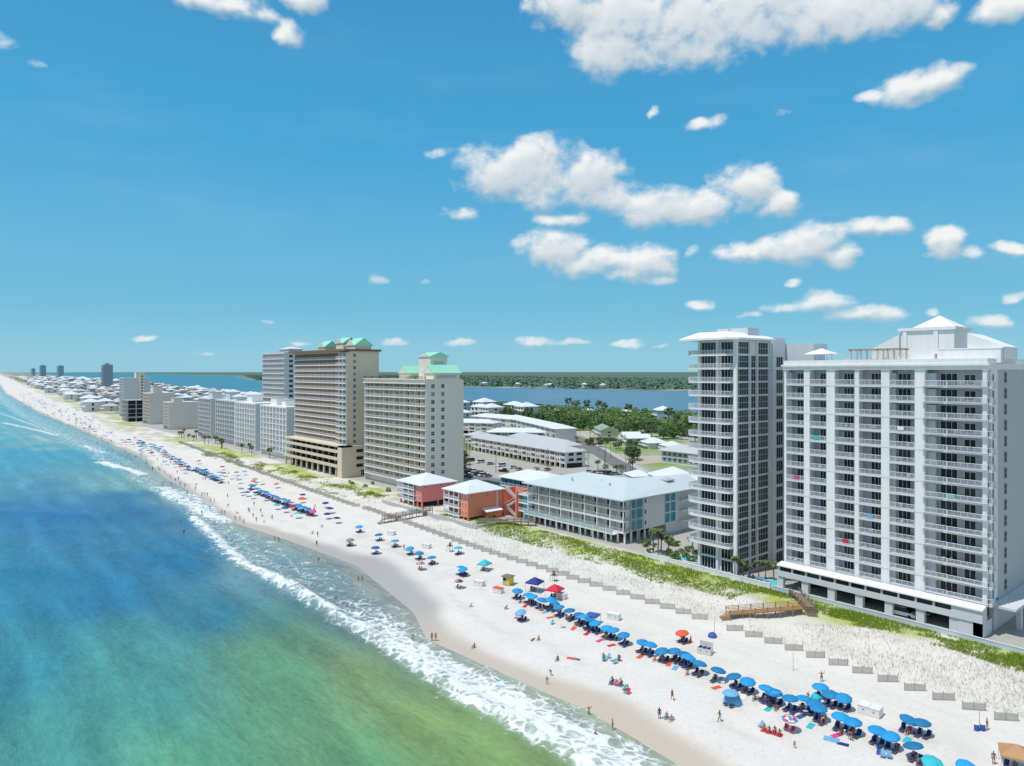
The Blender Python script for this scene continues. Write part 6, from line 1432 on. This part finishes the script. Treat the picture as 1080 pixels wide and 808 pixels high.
def clutter(i, x, y, o_):
    if i % 2 == 0:
        tx, ty = x+random.uniform(-1.4,1.4), y-random.uniform(1.5,2.6); m = random.choice(('skyfab','whitefab','redfab','tealfab','pinkfab','midblue','orangefab')); mm = MB(); a = random.uniform(-.5,.5); c, s = math.cos(a), math.sin(a)
        q = [(-.42,-.85),(.42,-.85),(.42,.85),(-.42,.85)]; mm.add([(u*c-v*s, u*s+v*c, tz(tx+u*c-v*s, ty+u*s+v*c)-tz(tx,ty)+.04) for u,v in q], [(0,1,2,3)]); o = mm.build('beach_towel', m); o.location = (tx,ty,tz(tx,ty)); tag(o, f'towel spread on the sand before the {o_} blue umbrella from the red canopy', 'towel')
    if i % 3 == 1:
        tx, ty = x+random.choice((-1.1,1.2)), y+random.uniform(-.6,.6); r = thing('cooler_box', f'small cooler beside the {o_} blue umbrella from the red canopy', 'cooler', (tx,ty,tz(tx,ty)), random.uniform(0,3)); MB().box(-.3,.3,-.2,.2,0,.34).build('body', random.choice(('whitefab','redfab','midblue')), r); MB().box(-.31,.31,-.21,.21,.342,.42).build('lid', 'whitefab', r); MB().tube((-.28,0,.44),(.28,0,.44),.018).build('handle','metal',r)
    if i % 3 == 2:
        tx, ty = x+random.uniform(-1,1), y+random.uniform(.6,1.1); mm = MB(); mm.add([(-.25,-.15,0),(.25,-.15,0),(.25,.15,0),(-.25,.15,0),(-.2,-.07,.3),(.2,-.07,.32),(.2,.07,.32),(-.2,.07,.3)],[(0,3,2,1),(4,5,6,7),(0,1,5,4),(1,2,6,5),(2,3,7,6),(3,0,4,7)]); mm.tube((-.14,0,.3),(0,0,.48),.012,n=4); mm.tube((0,0,.48),(.14,0,.3),.012,n=4); o = mm.build('beach_bag', random.choice(('pinkfab','navyfab','tanfab','greyfab'))); o.location = (tx,ty,tz(tx,ty)); tag(o, f'beach bag behind the {o_} blue umbrella from the red canopy', 'bag')
for i,(px,py) in enumerate(ROW):
    o_ = ordinal(i)
    x, y, z = umbrella(px, py, f'blue beach umbrella, {o_} along the near row counting from the red canopy')
    for s in (-1,1):
        if i % 9 == 4 and s == 1: bchair(random.choice(list(CH)), x+.6, y-.2, random.uniform(-.4,.4), f'folding beach chair beside the {o_} blue umbrella from the red canopy'); continue
        lounger(x+s*.5+.15, y-.25+random.uniform(-.25,.25), random.uniform(-.18,.18), f'{"right" if s > 0 else "left"} dark blue lounger under the {o_} blue umbrella from the red canopy')
    clutter(i, x, y, o_)
    if i % 3 == 0: person('chair', x-.5+.15+(i%2), y-.25, z-.1, random.uniform(-.2,.2), f'person reclining under the {o_} blue umbrella counting from the red canopy', top=random.choice((None,'c_black','c_navy')))
    if i % 4 == 1: person('sit', x+random.uniform(-1.6,-1.0), y-random.uniform(.9,1.6), tz(x,y-1.2), random.uniform(-.4,.4), f'person sitting on the sand before the {o_} blue umbrella from the red canopy')
    if i % 5 == 2: person(random.choice(('stand','bend')), x+random.uniform(-.3,1.3), y-random.uniform(.8,1.3), tz(x,y-1), random.uniform(0,6), f'person on their feet beside the {o_} blue umbrella from the red canopy')
OTHER = [(379,555,'small blue umbrella highest up the beach by the boardwalk',None),(400,563.5,'blue umbrella just left of a white box, below the boardwalk',None),(417,570,'blue umbrella between the boardwalk and a seated pair',None),(433,577.5,'blue umbrella next to a standing person in red',None),(442,582.5,'blue umbrella second from the one beside the person in red',None),
         (456,587.5,'blue umbrella third from the one beside the person in red',None),(486,598,'left of an overlapping pair of blue umbrellas left of the yellow booth',None),(489.5,599.3,'right of an overlapping pair of blue umbrellas left of the yellow booth',None),(551,644.5,'light blue umbrella with a pink towel, below the near row','skyfab'),
         (369.5,568.8,'dark grey umbrella left of the other scattered umbrellas','greyfab'),(396,577,'small white-topped umbrella alone on the smooth sand','midblue'),(483.5,577.3,'teal umbrella beside the lifeguard stand','tealfab'),(981.5,800,'teal umbrella low beside a blue one near the tan canopy','tealfab'),(720.5,666.5,'orange-red lifeguard umbrella with an orange cone beside it','orangefab'),(771,730,'sky blue umbrella above the pale blue dome tent','skyfab')]
def shortn(l): return ' '.join(l.split(',')[0].split()[:10])
for px,py,lb,m in OTHER:
    x, y, z = umbrella(px, py, lb, mat=m)
    for s in (-1,1): lounger(x+s*.45+.1, y-.2, random.uniform(-.2,.2), f'{"right" if s > 0 else "left"} lounger under the {shortn(lb)}')
    if random.random() < .5: person('chair', x-.35, y-.2, z+.0, 0, f'person seated under the {shortn(lb)}')
def striped(label, mats, px, py):
    o = umbrella_proto(mats[0], 1.15, 1.75, mats, label); x, y, z = at(px, py, 1.9); place(o, (x,y,z), .3, label)
    for s in (-1,1): bchair(random.choice(('navyfab','redfab')), x+s*.5, y-.3, random.uniform(-.3,.3), f'{"right" if s > 0 else "left"} low chair under the {label}')
striped('red and white ringed umbrella with blue centre', ['redfab','whitefab','bluefab'], 833, 757); striped('rainbow umbrella among the scattered blue ones', ['redfab','yellow','bluefab'], 443.5, 593.5); striped('multicoloured umbrella left of the white box', ['yellow','tealfab','redfab','navyfab'], 484, 612)
# long packed rows further along the beach
def packed(p0, p1, n, label, group, mat=None, jit=.5):
    for i in range(n):
        if i % 7 == 5: continue
        t = i/max(n-1,1)+random.uniform(-.35,.35)/n; px, py = p0[0]+(p1[0]-p0[0])*t, p0[1]+(p1[1]-p0[1])*t+random.uniform(-.9,.9); x, y, z = umbrella(px, py, label, group, mat, random.uniform(.85,1.0))
        for s in (-1,1): lounger(x+s*.5, y-.5+random.uniform(-.2,.2), random.uniform(-.2,.2), 'dark blue lounger in the shade of the packed far umbrella rows', 'loungers under the packed far rows')
packed((265,512),(286,521.5), 13, 'blue umbrella packed in the long far rows below the tan tower', 'packed blue umbrellas below the tan tower')
packed((287.5,522.5),(330,538.5), 24, 'blue umbrella packed in the long far rows below the tan tower', 'packed blue umbrellas below the tan tower')
packed((204,492),(234.5,505.5), 22, 'blue umbrella packed in the contiguous row below the white blocks', 'packed blue umbrellas below the white blocks')
packed((162,469),(200,492), 22, 'blue umbrella packed in the farthest rows below the beige blocks', 'packed blue umbrellas below the beige blocks'); packed((146,464),(154,467), 6, 'blue umbrella packed in the farthest rows below the beige blocks', 'packed blue umbrellas below the beige blocks')
for px,py,m,lb in ((330.5,538.5,'pinkfab','bright pink umbrella at the near end of the packed row'),(348.5,536,'navyfab','dark navy umbrella right of the pink one'),(345,541.5,'navyfab','navy umbrella below the dark one beside the pink umbrella'),(355,546,'navyfab','navy umbrella nearest the empty sand, right of the pink one'),(343.5,530,'navyfab','flat navy umbrella above the packed row'),
                   (292,510,'greyfab','grey umbrella above the packed row below the tan tower'),(318,525,'orangefab','faded orange umbrella above the packed row below the tan tower'),(234,492,'redfab','red umbrella above the contiguous row below the white blocks'),(258,497,'tealfab','teal umbrella between two packed rows'),(291,532,'tealfab','teal umbrella just below the packed row below the tan tower'),
                   (300,535,'midblue','dark blue umbrella just below the packed row below the tan tower'),(314,541,'tealfab','pale teal umbrella lowest below the packed row'),(254,515,'greyfab','grey umbrella in the loose group below the teal one'),(142,461.5,'redfab','red umbrella beyond the beige blocks')): umbrella(px, py, lb, mat=m)
mix = ['bluefab','bluefab','midblue','navyfab','tealfab','redfab','greyfab','whitefab','greyfab','skyfab']
n = 0
while n < 120:
    t = random.random(); x = -470-t**1.5*1500; s_ = float(shore(x)); c = float(coast(x)); f = min(max(random.gauss(.52,.2),.12),.95); y = s_+f*(c+119-s_); n += 1
    k = random.choice(mix); o = place(UB, (x,y,tz(x,y)), random.uniform(0,6), 'small umbrella in the crowd on the far beach', 'umbrellas of the far crowd', random.uniform(.9,1.2), recol(k) if k != 'bluefab' else None)
for i in range(26): umbrella(random.uniform(205,300), 0, '') if False else None
n = 0
while n < 28:
    x = -random.uniform(235,430); y = random.uniform(101,116); n += 1; k = random.choice(mix[2:]); place(UB, (x,y,tz(x,y)), 0, 'odd-coloured umbrella scattered around the packed blue rows', 'odd umbrellas around the packed rows', 1.0, recol(k))
n = 0
while n < 190:
    t = random.random(); x = -240-t**1.4*1250; s_ = float(shore(x)); c = float(coast(x)); y = s_+random.choice((random.uniform(-16,3),random.uniform(-4,8),random.uniform(2,c+115-s_))); n += 1; d = y-s_
    z = tz(x,y) if d > -1 else max(tz(x,y),-1.0); ps = random.choice(('stand','walk','stand','sit','bend')) if d > 3 else random.choice(('stand','walk'))
    person(ps, x, y, z, random.uniform(0,6.3), 'small bather in the crowd along the far beach and surf' , 'bathers of the far crowd', top=random.choice((None,None,'c_black','c_navy','c_red','c_white')))
for i,(px,py) in enumerate(((262,540),(263,540.5),(248,549),(257,553),(267,546),(287,548),(237,543),(234,542),(290,571),(294,572),(334,576),(335,566),(240,525),(275,541),(213,523),(216,523),(206,517),(190,512),(195,514),(222,529),(226,530),(174,500),(180,505),(185,508),(168,497),(336,594))):
    P(random.choice(('stand','walk')), px, py, 'bather walking along the water line below the packed umbrella rows', group='walkers along the water line')
for i,(px,py,m) in enumerate(((276,545,'navyfab'),(278,551,'skyfab'),(307,545,'redfab'),(339,556,'greyfab'),(329,563,'navyfab'),(367,572,'navyfab'))): x, y, z = at(px,py); bchair(m if m in CH else 'navyfab', x, y, 0, 'low beach chair set out alone on the sand between the umbrella rows and the water', 'lone beach chairs')
# canopies, tents, boxes, booth
def canopy(label, px, py, mat, w=3.0, h=2.5, px_base=True, flat=False):
    x, y, z = at(px, py, h); t = thing('canopy_tent', label, 'canopy', (x,y,z), rad(20)); leg = MB().box(-.03,.03,-.03,.03,0,h-.3).mesh('leg','metal')
    for sx in (-1,1):
        for sy in (-1,1): obj('leg', leg, t, (sx*w*.48, sy*w*.48, 0))
    c = MB(); p = w/2; zt = h+(.15 if flat else .75)
    c.add([(-p,-p,h-.3),(p,-p,h-.3),(p,p,h-.3),(-p,p,h-.3),(-.1,0,zt),(.1,0,zt),(-p,-p,h-.55),(p,-p,h-.55),(p,p,h-.55),(-p,p,h-.55)],[(0,1,5,4),(1,2,5),(2,3,4,5),(3,0,4),(0,6,7,1),(1,7,8,2),(2,8,9,3),(3,9,6,0)]); c.build('canopy_top', mat, t)
    for i in range(3): bchair(random.choice(list(CH)), x-1+i*.9, y-.3, random.uniform(-.4,.4), f'{ORD[i]} folding chair from the left in the shade of the {label.split(" canopy")[0]} canopy')
    person('chair', x-.1, y-.3, z, .1, f'person sitting in the shade of the {label.split(" canopy")[0]} canopy', top='c_grey')
canopy('navy blue canopy tent on four white legs', 564, 612, 'navyfab', 3.3); canopy('bright red canopy tent beside the navy one', 585, 619.5, 'redfab', 3.3); canopy('tan canopy tent at the bottom right corner', 1072, 791, 'tanfab', 3.6); canopy('small mid-blue sunshade canopy on posts behind the near row', 625, 646.5, 'midblue', 2.5, 2.1, flat=True)
canopy('teal canopy tent with slack guy ropes', 511, 593, 'tealfab', 2.8, 2.1)
def storage(label, px, py, rz, w=2.6, d=1.3, h=1.25, lidopen=False, mat='whitefab'):
    x, y, z = at(px, py); t = thing('storage_box', label, 'storage box', (x,y,z), rz); b = MB(); b.box(-w/2,w/2,-d/2,d/2,.05,h*.86)
    for i in range(4): b.box(-w/2+i*w/3-.03,-w/2+i*w/3+.03,-d/2-.02,d/2+.02,.02,h*.88)
    b.build('body', mat, t)
    if lidopen: MB().box(-w/2+.1,w/2-.1,-d/2+.1,d/2-.1,h*.8,h*.865).build('contents','cushion',t); MB().box(-w/2-.04,w/2+.04,d/2-.02,d/2+.04,h*.86,h*1.6).build('lid', mat, t)
    else:
        l = MB(); l.box(-w/2-.05,-.02,-d/2-.05,d/2+.05,h*.89,h); l.box(.02,w/2+.05,-d/2-.05,d/2+.05,h*.89,h); l.build('lid', mat, t)
    hd = MB().box(-.12,.12,-d/2-.07,-d/2-.02,h*.55,h*.62).mesh('handle','darkmetal')
    for s in (-.25,.25): obj('handle', hd, t, (w*s,0,0))
storage('big white storage box with grey seams, right of the near umbrellas', 918, 753, rad(5), 2.9, 1.8, 1.3); storage('white storage box in the open sand right of the near row', 647.5, 653, rad(15)); storage('grey wooden storage box standing open beside the lifeguard umbrella', 743.5, 689, rad(15), 2.4, 1.5, 1.2, True, 'palegrey')
storage('white storage box right of the red canopy', 591.5, 631, rad(10)); storage('white storage box left of the yellow booth', 505.5, 617.5, rad(12)); storage('white storage box high on the beach below the rose house', 413, 564, rad(12)); storage('white storage box between blue umbrellas and the lifeguard stand', 450, 578, rad(12)); storage('white storage box with an orange lid beside the yellow booth', 525.5, 625, rad(12), 2.3, 1.3, 1.2)
bpy.data.objects['storage_box.007'].children
for c in bpy.data.objects['storage_box.007'].children:
    if c.name.startswith('lid'): c.data.materials[0] = M['orangefab']
x, y, z = at(536, 616.5); t = thing('rental_booth', 'little yellow rental booth with grey overhanging roof', 'booth', (x,y,z), rad(15)); b = MB(); b.box(-1.0,1.0,-.9,.9,.1,2.0); b.build('wall','slat',t)
MB().box(.15,1.02,-.93,-.895,.1,2.0).build('door','yellow',t); MB().box(1.003,1.03,-.85,.85,.15,1.9).build('side_panel','yellow',t); MB().box(-1.3,1.3,-1.25,1.15,2.0,2.14).build('roof','wood',t); MB().box(-.8,.0,-.94,-.9,1.1,1.7).build('hatch','dark',t)
# lifeguard stand
def guard(label, px, py, h=2.0):
    x, y, z = at(px, py); t = thing('lifeguard_stand', label, 'lifeguard stand', (x,y,z), .2); leg = MB(); leg.tube((.1,.1,h),(0,0,0),.05,n=5); lm = leg.mesh('leg','wood')
    for sx in (-.6,.6):
        for sy in (-.5,.5): obj('leg', lm, t, (sx,sy,0))
    MB().box(-.65,.75,-.5,.7,h,h+.1).build('platform','wood',t); MB().box(-.4,.4,.3,.4,h+.1,h+1.0).build('backrest','wood',t); MB().box(-.4,.4,-.2,.3,h+.4,h+.48).build('seat','wood',t); p = MB(); p.tube((.6,.6,0),(.6,.6,h+3.5),.035,n=5); p.build('flag_pole','metal',t)
guard('tall lifeguard stand with a thin pole, between teal umbrella and fence', 474, 582, 1.6); guard('lifeguard chair with a thin pole behind the red canopy', 583.5, 613, 1.4)
x, y, z = at(728.5, 677.5); t = thing('orange_cone', 'tall orange cone beside the lifeguard umbrella', 'cone', (x,y,z)); c = MB(); c.tube((0,0,.06),(0,0,1.3),.28,.05,10); c.build('cone','orangefab',t); MB().box(-.35,.35,-.35,.35,0,.06).build('base','orangefab',t)
P('chair', 721, 676.5, 'lifeguard in red sitting under the orange-red umbrella', .2, top='c_red', trunks='c_red')
def tent(label, px, py, mat, r=1.3):
    x, y, z = at(px, py); t = thing('dome_tent', label, 'tent', (x,y,z), .3); d = MB(); n = 12; vs = []; fs = []
    for i in range(7):
        for j in range(n+1): a = PI*.15+1.7*PI*j/n-PI*.35; e = PI/2*i/6; vs.append((r*math.cos(e)*math.cos(a-PI/2+PI), r*math.cos(e)*math.sin(a-PI/2+PI), r*.95*math.sin(e)))
    for i in range(6):
        for j in range(n): fs.append((i*(n+1)+j,i*(n+1)+j+1,(i+1)*(n+1)+j+1,(i+1)*(n+1)+j))
    d.add(vs, fs); d.build('shell', mat, t); f = MB().prism([(r*.95*math.cos(q), r*.95*math.sin(q)) for q in [i*PI/8 for i in range(16)]], .01, .04); f.build('groundsheet','navyfab',t)
tent('pale blue dome tent open to the sea below the near row', 773, 741, 'skyfab', 1.5); tent('sky blue pop-up tent behind the umbrellas at the right', 862, 737, 'tealfab', 1.0); tent('small dark blue tent under a thin pole by the fence', 751.5, 671.5, 'midblue', .9)
def post(label, px, py, h):
    x, y, z = at(px, py); t = thing('net_post', label, 'post', (x,y,z)); p = MB(); p.tube((0,0,-.3),(0,0,h),.05,.045,8); p.build('post','slat',t); MB().tube((0,0,h),(0,0,h+.05),.07,n=8).build('cap','metal',t)
post('single volleyball post standing in the open sand below the fence', 836.5, 707.5, 2.9); post('thin pole over the dark blue tent by the fence', 753.5, 671, 3.4); post('thin post by the wooden dune crossover stairs', 791, 661, 3.0); post('thin pole between the two blue bins', 1033, 769, 3.2)
for i,(px,lb) in enumerate(((1030,'left'),(1036.5,'right'))):
    x, y, z = at(px, 770.5); t = thing('waste_bin', f'{lb} of two dark blue waste bins below the fence', 'bin', (x,y,z), .4); MB().prism([(.32*math.cos(q), .32*math.sin(q)) for q in [k*PI/6 for k in range(12)]], 0, .9).build('body','midblue',t); MB().prism([(.34*math.cos(q), .34*math.sin(q)) for q in [k*PI/6 for k in range(12)]], .902, .98).build('rim','whitefab',t)
def towel(label, px, py, mat, rz, l=1.8, w=.9):
    x, y, z = at(px, py); m = MB(); n = 8
    vs = []
    for i in range(n+1):
        for j in range(4): u, v = (i/n-.5)*l, (j/3-.5)*w; a, b = u*math.cos(rz)-v*math.sin(rz), u*math.sin(rz)+v*math.cos(rz); vs.append((a, b, tz(x+a,y+b)-z+.03+.02*math.sin(i*1.7+j)))
    m.add(vs, [(i*4+j,i*4+j+1,(i+1)*4+j+1,(i+1)*4+j) for i in range(n) for j in range(3)]); o = m.build('beach_towel', mat); o.location = (x,y,z); tag(o, label, 'towel')
towel('orange towel lying alone in mid-beach', 603, 694.5, 'orangefab', .5); towel('purple-blue towel beside the orange one', 608, 695.5, 'midblue', .5, 1.4, .7); towel('pink towel under the light blue umbrella', 546, 652, 'pinkfab', .2, 1.6, 1.0); towel('pale blue towel below the pair of umbrellas near the big white box', 877, 780, 'skyfab', .3, 2.0, 1.3); towel('navy towel between two bags near the bending person', 889, 785, 'navyfab', .3, 1.5, .8); towel('pale blue towel of the group at the water side', 706, 757.5, 'skyfab', .8, 1.6, 1.0); towel('red towel under the four sunbathers', 814, 773, 'redfab', .2, 3.0, 1.0)
for k,(px,py,m,lb) in enumerate(((637,697,'tealfab','teal chair at the left of the beach chair circle'),(641,694.5,'skyfab','sky blue chair at the back of the beach chair circle'),(645,697,'whitefab','white chair in the middle of the beach chair circle'),(648,700,'tealfab','teal chair at the front of the beach chair circle'),(652,697,'navyfab','navy chair at the right of the beach chair circle'),
     (645,722,'navyfab','navy chair first from left in the line of chairs below the circle'),(649.5,723,'pinkfab','pink chair in the line of chairs below the circle'),(654,724,'navyfab','navy chair third from left in the line of chairs below the circle'),(658,728,'tealfab','teal chair in the line of chairs below the circle'),(662,732,'redfab','red chair last in the line of chairs below the circle'),
     (802,767,'skyfab','sky blue chair left of the four sunbathers'),(931,799,'skyfab','left of two sky blue chairs in the open sand'),(938,800,'skyfab','right of two sky blue chairs in the open sand'),(496,640,'tealfab','teal chair alone left of the near row'),(533,642.5,'navyfab','dark chair alone below the white boxes'),(582,658.5,'tealfab','small green-teal chair alone below the near row'),(593,662,'whitefab','small white chair alone below the near row'))):
    x, y, z = at(px, py); bchair(m, x, y, random.uniform(-.5,.5), lb)
for px,py,lb in ((645,721,'left'),(654,722.5,'middle'),(661,730,'right')): P('chair', px, py, f'{lb} person seated in the line of chairs below the chair circle', .1, top=random.choice(('c_teal','c_pink','c_yellow')))

# a few balcony chairs on the long condominium
for i in range(64):
    b_ = random.randrange(6); k = random.randrange(14); e0, e1 = ((-82.5,-78.3),(-77,-73.2),(-71.4,-67.2),(-66.3,-61.8),(-60.2,-55.4),(-53.6,-43.6))[b_]
    m = random.choice(('whitefab','whitefab','navyfab','tealfab','skyfab')); place(CH[m], (random.uniform(e0+.6,e1-.6), 149+2+random.uniform(.6,1.2), 3+5.9+k*3.1+.02), random.uniform(-.6,.6), 'folding chair on one of the many balconies of the long white condominium', 'chairs on the condominium balconies', 1.1)
for i,(b_,k,m,w_) in enumerate(((0,6,'pinkfab','pink'),(1,9,'tealfab','teal'),(3,4,'skyfab','sky blue'),(5,6,'tealfab','green-teal'),(2,2,'redfab','red'),(4,10,'whitefab','white'))):
    x = (-80,-75.5,-69,-64,-58,-49)[b_]; mm = MB(); mm.quad((-.6,-.09,.3),(.6,-.09,.3),(.6,-.09,1.1),(-.6,-.09,1.1)); o = mm.build('hung_towel', m); o.location = (x, 150.98, 3+5.9+k*3.1); tag(o, f'{w_} towel hung over a balcony rail of the long white condominium', 'towel')
